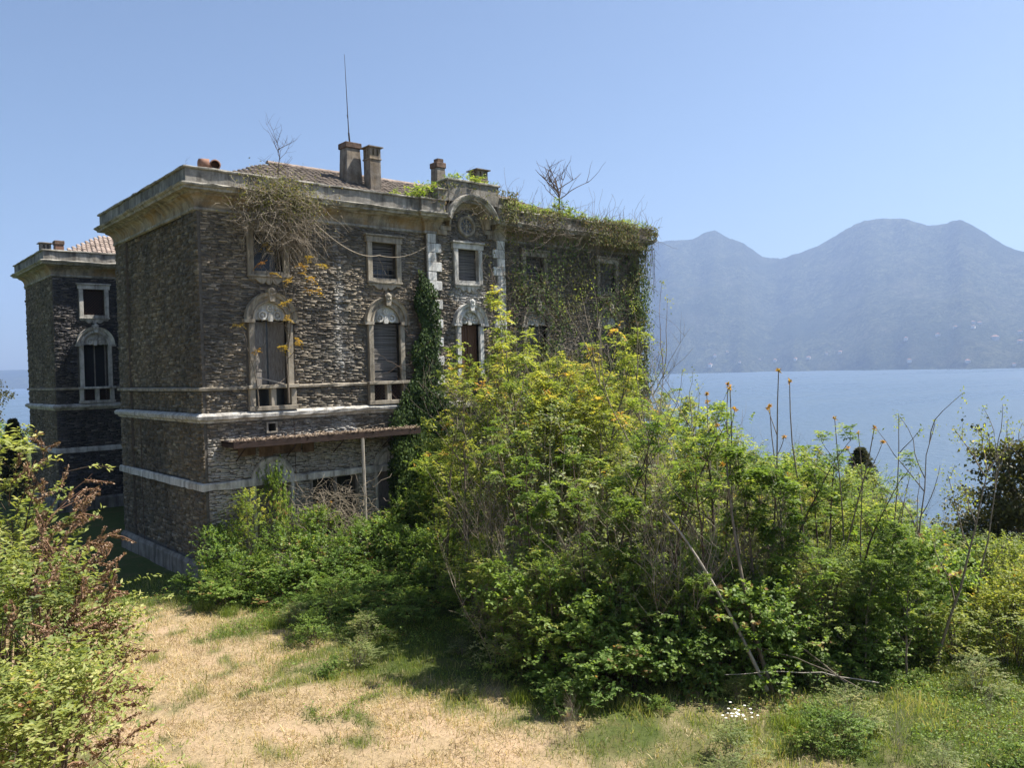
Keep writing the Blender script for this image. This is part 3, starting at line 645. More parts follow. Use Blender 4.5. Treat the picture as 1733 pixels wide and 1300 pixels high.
cp = MB(); cp.box(.45, 7.25, -1.0, -.955, 4.22, 4.42); cp.box(.45, .49, -.954, -.06, 4.24, 4.42); cp.box(.45, 7.25, -.954, -.02, 4.36, 4.40)
can = cp.build('canopy', 'rust', villa)
for x in np.linspace(.6, 7.1, 9): b = MB(); b.box(x-.03, x+.03, -.95, -.05, 4.25, 4.355); b.build('rafter', 'rust', can)
lm = MB(); q = np.random.default_rng(3)
for _ in range(2600):
    x, y = q.uniform(.45, 7.25), -1.0+abs(q.normal(0, .28)); y = min(y, -.05); s = q.uniform(.02, .06); zz = 4.40+max(0, q.normal(.03, .03)); a1 = q.uniform(0, 6.3); dx, dy = s*math.cos(a1), s*math.sin(a1)
    lm.add([(x-dx, y-dy, zz), (x+dy*.6, y-dx*.6, zz+q.uniform(-.01, .03)), (x+dx, y+dy, zz+.01), (x-dy*.6, y+dx*.6, zz+q.uniform(0, .03))], [(0, 1, 2), (0, 2, 3)])
tag(lm.build('leaf_litter', 'litter', can), kind='stuff')
x = 1.0
for k in range(5):
    w_ = q.uniform(.38, .6); b = MB(); b.box(x, x+w_-.02, -.09-.02*q.random(), -.04, 3.86+q.uniform(-.04, .05), 4.2); o = b.build('slab', 'brickcap', villa, .01); o.rotation_euler = (0, R(q.normal(0, .6)), 0); x += w_
p = MB(); p.bar((4.93, -1.0, 0), (4.90, -.97, 4.22), .055, 6); p.build('canopy_post', 'deadbark', villa)
for a1, b1 in (((2.9, -.06, 2.6), (2.88, -.06, 5.0)), ((-.13, 6.0, .2), (-.13, 6.0, 4.9))): wr = MB(); wr.bar(a1, b1, .01, 4); wr.build('cable', 'iron', villa)
for x in (.9, 2.6, 4.3, 6.2): wr = MB(); wr.bar((x, -.06, 3.75), (x, -.85, 4.24), .022, 5); wr.build('bracket', 'rust', can)
# roof: low hipped tiles behind the parapet
rf = MB(); ez, rz2 = 12.45, 14.35
rf.add([(.2, .2, ez), (LX-.2, .2, ez), (LX-.2, LY-.2, ez), (.2, LY-.2, ez), (4.3, LY/2, rz2), (LX-4.3, LY/2, rz2)], [(0, 1, 5, 4), (1, 2, 5), (2, 3, 4, 5), (3, 0, 4)]); roof = rf.build('roof', 'mortar', villa)
tf = MB(); tile_field(tf, .35, LX-.35, .25, ez+.04, LY/2, rz2+.04, 4.1, 4.1, RNG); tag(tf.build('roof_tiles', 'rooftile', roof), kind='stuff')
tf = MB()
for k in range(34):
    x = 4.2+k*.36; tf.ring(0, 0, [(.10, 0), (.12, .40)], 0, math.pi, 0, 6); n = len(tf.v)-14
    for i in range(n, len(tf.v)): v = tf.v[i]; tf.v[i] = (x-v[1], LY/2+v[0], rz2+.05+v[2]+(.03 if -v[1] < .1 else 0))
tf.build('ridge_tiles', 'palerooftile', roof)
def chimney(root, x, y, z0, z1, w, d, kind, m='chimney', name='chimney'):
    b = MB()
    if kind == 'plain':
        t = .84; v = [(x-w/2, y-d/2, z0), (x+w/2, y-d/2, z0), (x+w/2, y+d/2, z0), (x-w/2, y+d/2, z0), (x-w/2*t, y-d/2*t, z1-.22), (x+w/2*t, y-d/2*t, z1-.22), (x+w/2*t, y+d/2*t, z1-.22), (x-w/2*t, y+d/2*t, z1-.22)]
        b.add(v, [(0, 3, 2, 1), (4, 5, 6, 7), (0, 1, 5, 4), (1, 2, 6, 5), (2, 3, 7, 6), (3, 0, 4, 7)]); o = b.build(name, m, root, .02)
        c = MB(); c.box(x-w*.49, x+w*.49, y-d*.49, y+d*.49, z1-.219, z1); c.build('cap', 'brickcap', o, .02)
        c = MB(); c.box(x-w*.6, x+w*.6, y-d*.6, y+d*.6, z0+.02, z0+.16); c.build('collar', 'chimney', o, .03)
        return o
    b.box(x-w/2, x+w/2, y-d/2, y+d/2, z0, z1-.52); b.box(x-w*.56, x+w*.56, y-d*.56, y+d*.56, z1-.519, z1-.46); o = b.build(name, m, root, .01)
    c = MB()
    c.box(x-w/2, x+w/2, y-d/2, y+d/2, z1-.459, z1-.36); c.box(x-w/2, x+w/2, y-d/2, y+d/2, z1-.12, z1-.06)
    for sx in (-1, 0, 1):
        for sy in (-1, 0, 1):
            if sx or sy: c.box(x+sx*(w/2-.06)-.06, x+sx*(w/2-.06)+.06, y+sy*(d/2-.06)-.06, y+sy*(d/2-.06)+.06, z1-.359, z1-.121)
    c.build('vented_head', m, o)
    c = MB(); h = .68; c.add([(x-w*h, y-d*h, z1-.059), (x+w*h, y-d*h, z1-.059), (x+w*h, y+d*h, z1-.059), (x-w*h, y+d*h, z1-.059), (x-w*h, y-d*h, z1-.02), (x+w*h, y-d*h, z1-.02), (x+w*h, y+d*h, z1-.02), (x-w*h, y+d*h, z1-.02), (x, y, z1+.05)], [(0, 3, 2, 1), (0, 1, 5, 4), (1, 2, 6, 5), (2, 3, 7, 6), (3, 0, 4, 7), (4, 5, 8), (5, 6, 8), (6, 7, 8), (7, 4, 8)]); c.build('cap', m, o)
    return o
chimney(villa, 7.05, 3.0, 13.6, 15.32, .72, .62, 'plain'); chimney(villa, 7.6, 2.3, 13.1, 15.12, .48, .48, 'vented')
chimney(villa, 10.5, 2.0, 13.0, 14.85, .50, .50, 'plain'); c4 = chimney(villa, 12.6, 2.0, 13.2, 14.86, .55, .55, 'vented')
c_ = MB(); c_.box(10.40, 10.68, 1.86, 2.14, 14.852, 15.02); c_.build('chimney_pot', 'brickcap', villa)
ld = MB(); ld.bar((7.04, 2.98, 15.321), (7.01, 2.99, 15.75), .035, 6); ld.bar((7.01, 2.99, 15.7), (6.93, 3.0, 18.75), .022, 5, .008); ld.bar((7.0, 2.99, 16.2), (6.9, 2.9, 16.4), .008, 4)
tag(ld.build('lightning_rod', 'metalrod'), 'tall thin metal rod standing on the widest chimney', 'lightning rod')
for x, y, rz_, lb in ((.10, -.22, 75, 'broken round terracotta pipe lying on the parapet corner, outer one'), (.46, -.18, -12, 'dark-mouthed terracotta pipe on the parapet, nearer the chimneys')):
    t = MB(); t.ring(0, 0, [(.13, .17), (.13, -.12), (.155, -.13), (.165, .0), (.165, .17), (.13, .17)], 0, 2*math.pi, 0, 18, True); t.ring(0, 0, [(.003, -.17), (.09, -.16), (.155, -.129)], 0, 2*math.pi, 0, 18, True); o = tag(t.build('terracotta_pipe', 'terracotta', None, 0, True), lb, 'pipe', 'terracotta pipes on the parapet'); o.location = (x, y, 12.90); o.rotation_euler = (0, 0, R(rz_))
# ------------------------------------------------------------------ rear wing
wing = tag(empty('villa_wing', (0, 0, 0)), 'shaded dark slate rear pavilion of the villa with one arched window above another', 'building')
WY, WD, WL = 19.5, 6.15, 20.45
wf = lambda u, z, d: (u, WY-d, z)
wl = lambda u, z, d: (-d, WY+WD-u, z)
wm_ = MB(); wc = 1.83; wh = [(wc-.49, wc+.49, 9.67, 10.95), (wc-.56, wc+.56, 5.4, 8.2)]
wall_with_holes(wm_, 0, 3.6, -.6, 12.6, wh, wf); ww = wm_.build('front_wall', 'mortar', wing)
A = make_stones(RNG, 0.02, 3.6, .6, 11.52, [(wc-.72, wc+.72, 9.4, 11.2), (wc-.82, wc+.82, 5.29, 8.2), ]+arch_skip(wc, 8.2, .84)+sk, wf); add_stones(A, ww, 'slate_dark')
wm_ = MB(); wall_with_holes(wm_, 0, WD, -.6, 12.6, [], wl); wm_.add([(0, WY+WD, -.6), (WL, WY+WD, -.6), (WL, WY+WD, 12.6), (0, WY+WD, 12.6), (WL, LY+.01, -.6), (WL, LY+.01, 12.6)], [(0, 1, 2, 3), (1, 4, 5, 2)]); ws = wm_.build('side_wall', 'mortar', wing)
A = make_stones(RNG, 0, WD, .6, 11.52, sk, wl, (.05, .13), (.1, .32)); add_stones(A, ws, 'rubble')
wm_ = MB(); wm_.box(3.601, WL-.05, LY+.02, WY+.3, -.6, 12.3); wm_.add([(3.5, LY+.5, 12.3), (WL, LY+.5, 12.3), (WL, WY+.4, 12.3), (3.5, WY+.4, 12.3), (4.6, 14, 14.4), (WL-4, 14, 14.4)], [(0, 1, 5, 4), (1, 2, 5), (2, 3, 4, 5), (3, 0, 4)]); lk_ = wm_.build('unseen_link_block', 'mortar', wing)  # unseen link, added with a raised hip roof to shade the wing front
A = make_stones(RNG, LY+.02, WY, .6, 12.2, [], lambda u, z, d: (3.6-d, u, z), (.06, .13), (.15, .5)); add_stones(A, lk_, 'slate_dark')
courses(wing, [(3.6, WY), (0, WY), (0, WY+WD), (6, WY+WD)][::-1]); entablature(wing, [(3.6, WY), (0, WY), (0, WY+WD), (6, WY+WD)][::-1])
upper_window(wing, wc, WY, RNG, 'lattice', .49, 9.67, 10.95, 'course'); tall_window(wing, wc, WY, RNG, 'panes', .56, 'course', 'course')
rf = MB(); rf.add([(.3, WY+.3, 12.5), (WL, WY+.3, 12.5), (WL, WY+6, 12.5), (.3, WY+6, 12.5), (3.2, WY+3, 14.1), (WL, WY+3, 14.1)], [(0, 1, 5, 4), (2, 3, 4, 5), (3, 0, 4)]); wroof = rf.build('roof', 'mortar', wing)
tf = MB(); tile_field(tf, .4, 9, WY+.35, 12.55, WY+3, 14.15, 2.9, 0, RNG); tag(tf.build('roof_tiles', 'palerooftile', wroof), kind='stuff')
chimney(wing, .9, WY+5.6, 12.4, 13.95, .5, .5, 'vented'); chimney(wing, 1.35, WY+4.6, 12.4, 13.95, .5, .5, 'plain', 'terracotta')

# ------------------------------------------------------------------ plant kit
def unit(a): return a/np.maximum(np.linalg.norm(a, axis=-1, keepdims=True), 1e-6)
class Leaves:
    def __init__(s): s.P = []; s.D = []; s.N = []; s.L = []; s.W = []; s.T = []
    def add(s, P, D, N, L, W, T):
        n = len(P); s.P.append(P); s.D.append(unit(D)); s.N.append(N); s.L.append(np.broadcast_to(L, n)); s.W.append(np.broadcast_to(W, n)); s.T.append(np.broadcast_to(T, n))
    def build(s, name, m, parent=None, me_only=False):
        P, D, N = (np.concatenate(a) for a in (s.P, s.D, s.N)); L, Wd, T = (np.concatenate(a) for a in (s.L, s.W, s.T)); n = len(P)
        X = unit(np.cross(D, N)); Z = unit(np.cross(X, D)); L = L[:, None]; Wd = Wd[:, None]
        V = np.stack([P, P+D*L*.45+X*Wd+Z*Wd*.3, P+D*L-Z*L*.10, P+D*L*.45-X*Wd+Z*Wd*.3], 1).reshape(-1, 3)
        f = np.array([0, 1, 2, 0, 2, 3]); lo = (f[None]+4*np.arange(n)[:, None]).reshape(-1)
        me = mesh_np(name, V, lo, np.arange(0, len(lo), 3))
        at = me.attributes.new('tint', 'FLOAT', 'FACE'); at.data.foreach_set('value', np.repeat(np.clip(T, 0, 1), 2).astype(np.float32))
        if m: me.materials.append(MAT[m])
        return me if me_only else link(name, me, None, parent)
class Tubes:
    def __init__(s): s.V = []; s.F = []; s.n = 0
    def add(s, pts, r0, r1, sides=4):
        pts = np.asarray(pts, float); k = len(pts); d = unit(np.gradient(pts, axis=0)); ref = np.where(np.abs(d[:, 2:3]) < .9, np.array([[0, 0, 1.]]), np.array([[1., 0, 0]]))
        u = unit(np.cross(d, ref)); w = np.cross(d, u); r = np.linspace(r0, r1, k)[:, None, None]; a = 2*np.pi*np.arange(sides)/sides
        V = pts[:, None]+r*(u[:, None]*np.cos(a)[None, :, None]+w[:, None]*np.sin(a)[None, :, None])
        i = np.arange(k-1)[:, None]*sides; j = np.arange(sides)[None]; jn = (j+1) % sides
        s.F.append((np.stack([i+j, i+jn, i+sides+jn, i+sides+j], -1).reshape(-1, 4)+s.n)); s.V.append(V.reshape(-1, 3)); s.n += k*sides
    def build(s, name, m, parent=None, me_only=False):
        F = np.concatenate(s.F).reshape(-1); me = mesh_np(name, np.concatenate(s.V), F, np.arange(0, len(F), 4), True); me.materials.append(MAT[m])
        return me if me_only else link(name, me, None, parent)
def path(rng, p, d, L, n=6, wob=.12, lift=0.0):
    p = np.array(p, float); d = unit(np.array(d, float)); out = [p.copy()]
    for _ in range(n):
        d = unit(d+rng.normal(0, wob, 3)+np.array([0, 0, lift])); p = p+d*L/n; out.append(p.copy())
    return np.array(out)
def tuft(rng, lv, p, d, nleaf=6, length=.28, leaflets=5, ls=.075, tint=(.5, .2), droop=.5):
    """a whorl of pinnate leaves at the end of a shoot"""
    a = rng.uniform(0, 2*np.pi)+np.arange(nleaf)*2.4; el = rng.uniform(-.25, 1.15, nleaf)
    d0 = np.stack([np.cos(a)*np.cos(el), np.sin(a)*np.cos(el), np.sin(el)], -1)*.8+np.asarray(d)*.4
    d0 = unit(d0); q = (np.arange(leaflets)+1.0)/leaflets; ln = length*rng.uniform(.6, 1.2, nleaf)
    c = p+d0[:, None]*(q[None, :, None]*ln[:, None, None]); c[..., 2] -= (rng.uniform(.2, 1.6, nleaf)*droop)[:, None]*(q**2)[None]*ln[:, None]
    side = unit(np.cross(d0, [0, 0, 1.0])); T = np.clip(rng.normal(tint[0], tint[1]), 0, 1)
    for s in (-1, 1):
        D = s*side[:, None]*np.ones((1, leaflets, 1))+d0[:, None]*.6+np.array([0, 0, -.3])+rng.normal(0, .15, (nleaf, leaflets, 3))
        N = np.array([0, 0, 1.0])+rng.normal(0, .3, (nleaf, leaflets, 3)); n = nleaf*leaflets
        lv.add(c.reshape(-1, 3), D.reshape(-1, 3), N.reshape(-1, 3), ls*rng.uniform(.7, 1.25, n), ls*.24, T+rng.normal(0, .09, n))
def sprig(rng, lv, p, m=18, r=.10):
    c = p+rng.normal(0, r, (m, 3))*np.array([.6, .6, 1.2])-np.array([0, 0, r]); lv.add(c, rng.normal(0, .7, (m, 3))+[0, 0, -.1], rng.normal(0, .7, (m, 3))+[0, 0, .6], rng.uniform(.04, .09, m), .016, rng.normal(.4, .2, m))
def sapling(rng, h, nb=11, tw=3, leaf=.08, spread=1.0, tint=(.45, .22), bare=0.25, tl=.26, nl=6):
    tb, lv = Tubes(), Leaves()
    tr = path(rng, (0, 0, -.15), (rng.normal(0, .08), rng.normal(0, .08), 1), h, 10, .05, .03); tb.add(tr, .008*h+.012, .006, 5)
    a = rng.uniform(0, 6.3)
    for k in range(nb):
        t = bare+(1-bare)*(k+rng.random())/nb; i = min(int(t*10), 9); p = tr[i]+(tr[i+1]-tr[i])*(t*10-i); a += 2.4+rng.normal(0, .3); el = R(rng.uniform(32, 62))
        L = h*spread*rng.uniform(.16, .32)*(1.25-.75*t)
        br = path(rng, p, (math.cos(a)*math.cos(el), math.sin(a)*math.cos(el), math.sin(el)), L, 6, .10, .05); tb.add(br, .0035*h*(1.2-t)+.006, .004, 4)
        tuft(rng, lv, br[-1], br[-1]-br[-2], nl, tl, 5, leaf, tint)
        for _ in range(tw):
            j = rng.integers(2, 6); b = rng.uniform(0, 6.3); e2 = R(rng.uniform(15, 70)); q = path(rng, br[j], (math.cos(b)*math.cos(e2), math.sin(b)*math.cos(e2), math.sin(e2)), L*rng.uniform(.25, .6), 4, .15, .05)
            tb.add(q, .006, .003, 3); tuft(rng, lv, q[-1], q[-1]-q[-2], nl, tl*.9, 5, leaf, tint)
            if rng.random() < .6: tuft(rng, lv, q[2], q[-1]-q[-2], 3, tl*.8, 4, leaf, tint)
    tuft(rng, lv, tr[-1], tr[-1]-tr[-2], nl+2, tl, 5, leaf, tint)
    return tb, lv
def shrub(rng, rx, h, ns, per, leaf=.07, tint=(.45, .22), top=.65, sig=.35, twigs=60, base=.12, w=.30, limbs=16, loose=.30):
    """limbs from the ground that end in arching leafy shoots, with gaps between the limbs"""
    tb, lv = Tubes(), Leaves(); a = rng.uniform(0, 6.3, limbs); zz = base+(1-base)*rng.random(limbs)**top; rad = rx*np.sqrt(np.clip(1.02-np.maximum(0, zz-.35)**2/.46, .04, 1))*rng.random(limbs)**.45
    C = np.stack([rad*np.cos(a), rad*np.sin(a), h*zz], -1); li = rng.integers(0, limbs, ns); c = C[li]+rng.normal(0, 1, (ns, 3))*np.array([rx, rx, h*.45])*loose; c[:, 2] = np.clip(c[:, 2], .04, h)
    out = unit(c/np.array([rx, rx, h])*np.array([1, 1, .5])+1e-3); d = unit(out*.8+rng.normal(0, .45, (ns, 3))+np.array([0, 0, .55])); l = sig*rng.uniform(.5, 1.7, ns)
    side = unit(np.cross(d, [0, 0, 1.0])); T = rng.normal(tint[0], tint[1]*.7, limbs)[li]+rng.normal(0, tint[1]*.5, ns)
    t = np.linspace(.08, 1, per); pos = c[:, None]+d[:, None]*(l[:, None]*t[None])[..., None]; pos[..., 2] -= .38*l[:, None]*t[None]**2
    sg = np.where(np.arange(per) % 2, 1.0, -1.0); D = side[:, None]*sg[None, :, None]+d[:, None]*.55+rng.normal(0, .3, (ns, per, 3))+np.array([0, 0, -.15]); N = np.array([0, 0, .9])+out[:, None]*.35+rng.normal(0, .35, (ns, per, 3)); n = ns*per
    keep = rng.random(n) < .85; P = pos.reshape(-1, 3)+rng.normal(0, .012, (n, 3)); P[:, 2] = np.maximum(P[:, 2], .02)
    lv.add(P[keep], D.reshape(-1, 3)[keep], N.reshape(-1, 3)[keep], (leaf*(1.15-.4*t)[None]*rng.uniform(.6, 1.35, (ns, per))).reshape(-1)[keep], leaf*w, (T[:, None]+.2*(t-.5)[None]+rng.normal(0, .1, (ns, per))).reshape(-1)[keep])
    for k in range(limbs):
        b = np.array([C[k, 0]*.3+rng.normal(0, .08*rx), C[k, 1]*.3+rng.normal(0, .08*rx), -.12]); m = (b+C[k])/2+rng.normal(0, .1*rx, 3)+np.array([0, 0, .1*h]); q = np.linspace(0, 1, 8)[:, None]; tb.add((1-q)**2*b+2*q*(1-q)*m+q**2*C[k], .008+.006*h, .006, 4)
    for k in range(min(ns, twigs)):
        q = pos[k][::max(1, per//5)]; tb.add(np.concatenate([[C[li[k]]*.5+c[k]*.5], q]), .006, .0025, 3)
    return tb, lv
def bare_plant(rng, p, h, nb, levels=2, r=.02, spread=.9, tb=None, el=(30, 70)):
    tb = tb or Tubes(); tr = path(rng, p, (rng.normal(0, .1), rng.normal(0, .1), 1), h, 7, .10, .02); tb.add(tr, r, r*.25, 5); ends = [tr[-1]]
    def rec(tr, L, r, lev):
        for k in range(nb if lev == levels else 4):
            t = rng.uniform(.25, .98); i = min(int(t*(len(tr)-1)), len(tr)-2); a = rng.uniform(0, 6.3); e = R(rng.uniform(*el)); l = L*rng.uniform(.3, .6)*spread
            b = path(rng, tr[i]+(tr[i+1]-tr[i])*(t*(len(tr)-1)-i), (math.cos(a)*math.cos(e), math.sin(a)*math.cos(e), math.sin(e)), l, 5, .14, .05); tb.add(b, r*.5, r*.18, 3); ends.append(b[-1])
            if lev > 1: rec(b, l, r*.5, lev-1)
    rec(tr, h, r, levels); return tb, ends
def protos(fn, n, tube_name, leaf_name, bark, leafmat, seed):
    out = []
    for k in range(n):
        tb, lv = fn(np.random.default_rng(seed+k)); out.append((tb.build(tube_name, bark, None, True), lv.build(leaf_name, leafmat, None, True)))
    return out
def plant(name, pr, x, y, s, rz, label, cat, group=None, z=None, sxy=None, names=('stems', 'foliage'), tilt=(0, 0)):
    o = tag(empty(name, (x, y, float(terrain(x, y)) if z is None else z), rz), label, cat, group); o.scale = (sxy or s, sxy or s, s); o.rotation_euler = (tilt[0], tilt[1], rz)
    for nm, me in zip(names, pr): link(nm, me, None, o)
    return o

# ------------------------------------------------------------------ thicket in front of the villa
THICKET = """4.6,-4.1,1.6,b 4.4,-5.7,1.7,b 7.1,-2.2,3.8,s 4.5,-6.1,1.4,b 4.3,-6.4,2.0,g 6.8,-2.8,3.4,g 3.8,-7.9,1.7,b 6.0,-4.9,4.1,s 4.0,-8.6,2.0,g 6.4,-4.8,5.4,s 9.2,-1.6,6.4,s 3.3,-9.1,2.0,g 7.1,-4.8,6.0,s 3.0,-10.3,2.0,g 5.2,-7.5,5.6,t 8.9,-3.2,6.1,s 2.5,-11.0,1.3,b 5.1,-7.9,5.1,s 8.7,-3.4,5.7,s 2.7,-11.5,1.9,b 5.1,-8.8,6.1,s 7.7,-5.5,6.1,s 2.4,-11.9,2.2,g 5.6,-8.4,6.5,t 8.5,-5.0,7.2,s 2.3,-12.5,1.8,b 6.0,-8.9,4.4,g 8.4,-5.9,5.6,g 12.1,-2.0,7.2,s 2.5,-12.9,2.3,g 4.8,-10.0,5.3,g 6.9,-7.7,6.7,s 10.0,-5.4,5.7,s 2.6,-12.9,2.4,g 5.8,-9.6,5.7,s 8.5,-6.5,5.6,g 13.0,-2.4,7.2,t 2.7,-13.3,1.5,b 6.3,-9.6,6.5,s 8.5,-7.2,6.9,s 11.3,-4.8,6.6,s 2.4,-13.5,1.6,b 6.3,-10.4,5.7,s 9.5,-7.1,6.9,s 14.7,-1.8,6.4,s 2.5,-13.8,1.7,b 5.7,-11.0,6.0,s 8.6,-8.5,6.8,t 12.5,-4.4,5.5,s 3.0,-13.8,1.6,b 7.9,-9.9,6.3,s 11.3,-6.1,6.3,t 15.1,-2.6,5.1,s 3.6,-13.8,2.4,g 5.8,-11.3,4.1,g 10.6,-7.3,6.1,s 14.0,-4.0,6.1,s 3.2,-14.3,1.5,b 7.3,-10.7,5.7,s 9.6,-8.2,4.4,g 13.0,-5.4,3.2,g 18.2,-1.4,5.8,s 3.6,-14.5,1.1,b 5.8,-12.1,4.5,s 10.4,-8.5,5.9,t 14.9,-4.9,5.3,s 18.4,-1.4,4.7,s 4.0,-14.1,2.1,g 6.8,-11.9,3.0,g 11.5,-7.8,4.7,s 16.9,-4.2,4.6,s 3.8,-14.8,1.7,b 7.3,-11.7,5.1,t 12.3,-8.1,5.6,s 16.5,-4.9,3.6,g 4.4,-14.6,1.9,b 6.8,-12.4,3.5,g 11.3,-9.4,5.2,s 14.8,-6.5,4.0,s 18.9,-2.7,4.8,s 4.1,-15.1,1.5,b 7.0,-12.5,4.4,s 10.8,-10.3,3.7,s 14.3,-7.2,5.2,s 18.0,-4.4,4.1,g 4.7,-14.8,2.0,b 9.4,-11.4,4.0,t 13.5,-8.7,4.1,s 18.1,-4.5,3.3,s 4.8,-14.8,2.0,b 7.5,-13.0,3.4,s 10.1,-11.1,4.8,g 14.6,-7.5,3.7,s 19.5,-3.9,4.2,s 4.9,-15.2,1.4,b 10.0,-11.7,3.9,g 13.8,-8.8,4.2,s 20.4,-4.5,1.2,b 5.5,-15.5,1.5,b 8.2,-13.4,3.8,t 11.7,-11.1,3.7,s 15.8,-8.6,1.6,b 19.8,-5.0,2.6,g 24.0,-2.1,2.2,g 5.0,-15.6,1.5,b 10.0,-12.7,3.5,g 12.2,-10.5,2.6,g 17.1,-7.3,2.8,s 21.3,-4.4,2.9,g 5.2,-16.1,1.5,b 8.2,-13.7,3.4,s 12.1,-11.0,3.7,s 16.8,-8.4,2.9,g 20.4,-5.4,1.7,b 5.9,-15.7,2.0,b 8.8,-13.8,2.9,s 13.0,-11.4,3.1,g 17.3,-8.9,2.5,g 23.8,-4.3,0.6,b 5.6,-16.4,1.3,b 9.3,-13.9,3.3,t 14.1,-10.8,3.1,t 20.9,-6.5,1.5,b 5.9,-16.2,2.2,t 9.5,-14.1,3.5,s 13.8,-11.7,2.9,t 18.9,-8.3,1.6,b 24.6,-4.5,1.6,b 6.5,-16.1,2.4,g 12.0,-13.1,3.3,s 17.0,-10.1,3.5,t 23.7,-6.1,1.9,b 6.8,-16.3,2.3,g 12.1,-13.1,3.7,g 16.7,-10.5,3.5,s 21.5,-7.4,1.9,b 7.0,-16.2,2.3,g 10.1,-14.7,3.1,s 13.6,-12.7,3.4,s 16.5,-10.5,3.1,t 22.5,-7.9,1.6,b 6.9,-16.6,1.7,b 12.0,-13.5,3.5,s 15.4,-12.0,3.6,s 22.3,-8.6,1.8,b 27.0,-5.7,0.5,b 7.1,-16.8,1.6,b 12.7,-13.5,3.5,g 16.4,-11.9,2.7,s 23.2,-8.3,2.3,g 7.4,-16.8,1.7,b 12.4,-14.0,2.8,s 17.4,-11.9,3.5,g 22.2,-9.5,1.4,b 29.5,-6.1,2.4,g 7.7,-16.7,2.0,t 11.4,-15.3,2.6,g 15.7,-13.0,3.0,t 21.8,-10.2,3.5,s 28.6,-6.7,2.0,t 8.5,-17.0,2.2,g 13.9,-14.1,2.8,s 19.1,-11.6,2.2,g 26.3,-7.9,1.2,b 8.1,-17.2,1.4,b 13.0,-14.8,2.5,g 16.8,-13.1,2.2,g 22.2,-10.6,2.8,s 28.6,-7.1,1.4,b 9.3,-17.1,1.9,b 14.4,-14.7,1.7,b 18.5,-12.6,3.2,t 25.2,-9.5,1.6,b 10.4,-16.7,1.8,b 14.4,-14.9,2.2,t 18.3,-13.4,1.5,g 24.3,-10.7,3.3,t 29.1,-8.5,2.9,s 10.9,-16.7,1.0,g 16.5,-14.3,1.5,g 22.2,-12.1,2.4,g 27.5,-9.4,1.8,b 11.5,-16.4,1.2,b 17.9,-14.1,2.3,g 23.2,-11.7,1.7,b 29.5,-9.3,2.4,t 12.6,-16.8,1.5,b 18.6,-14.6,1.7,g 24.1,-11.9,2.9,s 30.5,-9.2,2.1,b 12.5,-16.7,1.1,b 15.9,-15.5,2.1,t 21.6,-13.8,2.8,s 27.1,-11.0,2.2,t 13.0,-16.7,1.7,g 16.5,-15.7,1.0,b 20.7,-13.9,2.3,b 28.0,-11.4,2.8,g 33.1,-9.7,2.2,g 13.1,-17.2,1.9,g 19.2,-14.9,1.9,g 26.3,-12.3,1.9,g 32.1,-9.8,2.1,b 13.6,-17.4,1.4,b 18.1,-15.6,1.2,g 22.9,-14.0,2.8,s 30.9,-10.8,2.3,g 13.3,-17.6,2.0,g 18.0,-15.7,1.9,b 23.8,-13.9,2.2,t 30.8,-11.6,2.7,g 14.0,-17.7,1.8,g 19.7,-15.9,2.0,b 28.0,-13.1,2.5,b 13.8,-17.9,1.9,b 18.3,-16.3,1.5,g 23.9,-15.0,1.9,g 30.7,-12.6,3.3,s 13.8,-18.0,1.1,b 20.5,-16.4,2.7,g 27.9,-13.7,2.7,g"""
SAP = protos(lambda r: sapling(r, 6, 11, 3, .105, 1.0, (.34, .24), tl=.30, nl=5), 5, 'trunk', 'crown', 'bark', 'yleaf', 100)
SAPG = protos(lambda r: sapling(r, 5, 12, 4, .12, 1.1, (.35, .2)), 3, 'trunk', 'crown', 'bark', 'gleaf', 130)
TALL = protos(lambda r: shrub(r, 1.1, 3.2, 350, 17, r.uniform(.075, .115), (.52, .28), .8, .42, 130, .08, .30, 22, .22), 5, 'stems', 'foliage', 'bark', 'gleaf', 160)
PALE = protos(lambda r: shrub(r, 1.1, 3.2, 260, 15, .095, (.5, .28), .8, .45, 150, .08, .28, 20, .22), 3, 'stems', 'foliage', 'paletwig', 'paleleaf', 170)
BRIGHT = protos(lambda r: shrub(r, 1.1, 1.5, 280, 14, .085, (.45, .25), .75, .38, 90, .05, .32, 14, .22), 2, 'stems', 'foliage', 'bark', 'yleaf', 176)
FINE = protos(lambda r: shrub(r, 1.1, 3.2, 520, 20, .058, (.55, .25), .8, .45, 130, .08, .30, 24, .2), 3, 'stems', 'foliage', 'bark', 'gleaf', 150)
TWIGGY = []
for k in range(3):
    pr = np.random.default_rng(180+k); tb = Tubes()
    for _ in range(9): bare_plant(pr, (pr.normal(0, .35), pr.normal(0, .35), -.1), pr.uniform(2, 3.2), 9, 2, .011, .8, tb, (40, 78))
    TWIGGY.append((tb.build('branches', 'paletwig', None, True),))
MOUND = protos(lambda r: shrub(r, 1.15, 1.5, 300, 13, r.uniform(.07, .115), (.52, .28), .75, .40, 110, .05, .36, 16, .22), 5, 'canes', 'foliage', 'darktwig', 'bramble', 190)
rt = np.random.default_rng(77)
def zone(x, y):
    d = (x-CAM[0])*math.cos(YAW)+(y-CAM[1])*math.sin(YAW); q = ((x-CAM[0])*math.sin(YAW)-(y-CAM[1])*math.cos(YAW))/d*1402+866
    if d < 19.5: w = 'at the foot of the tallest sapling' if q < 950 else ('by the leaning pale pole' if q < 1400 else 'by the lone thin tree')
    else: w = 'before the bay' if q < 880 else ('before the ivied far windows' if q < 1100 else ('under the budding stems' if q < 1420 else 'on the slope toward the oaks'))
    return w, ('front' if d < 19.5 else ('middle' if d < 26 else 'rear'))
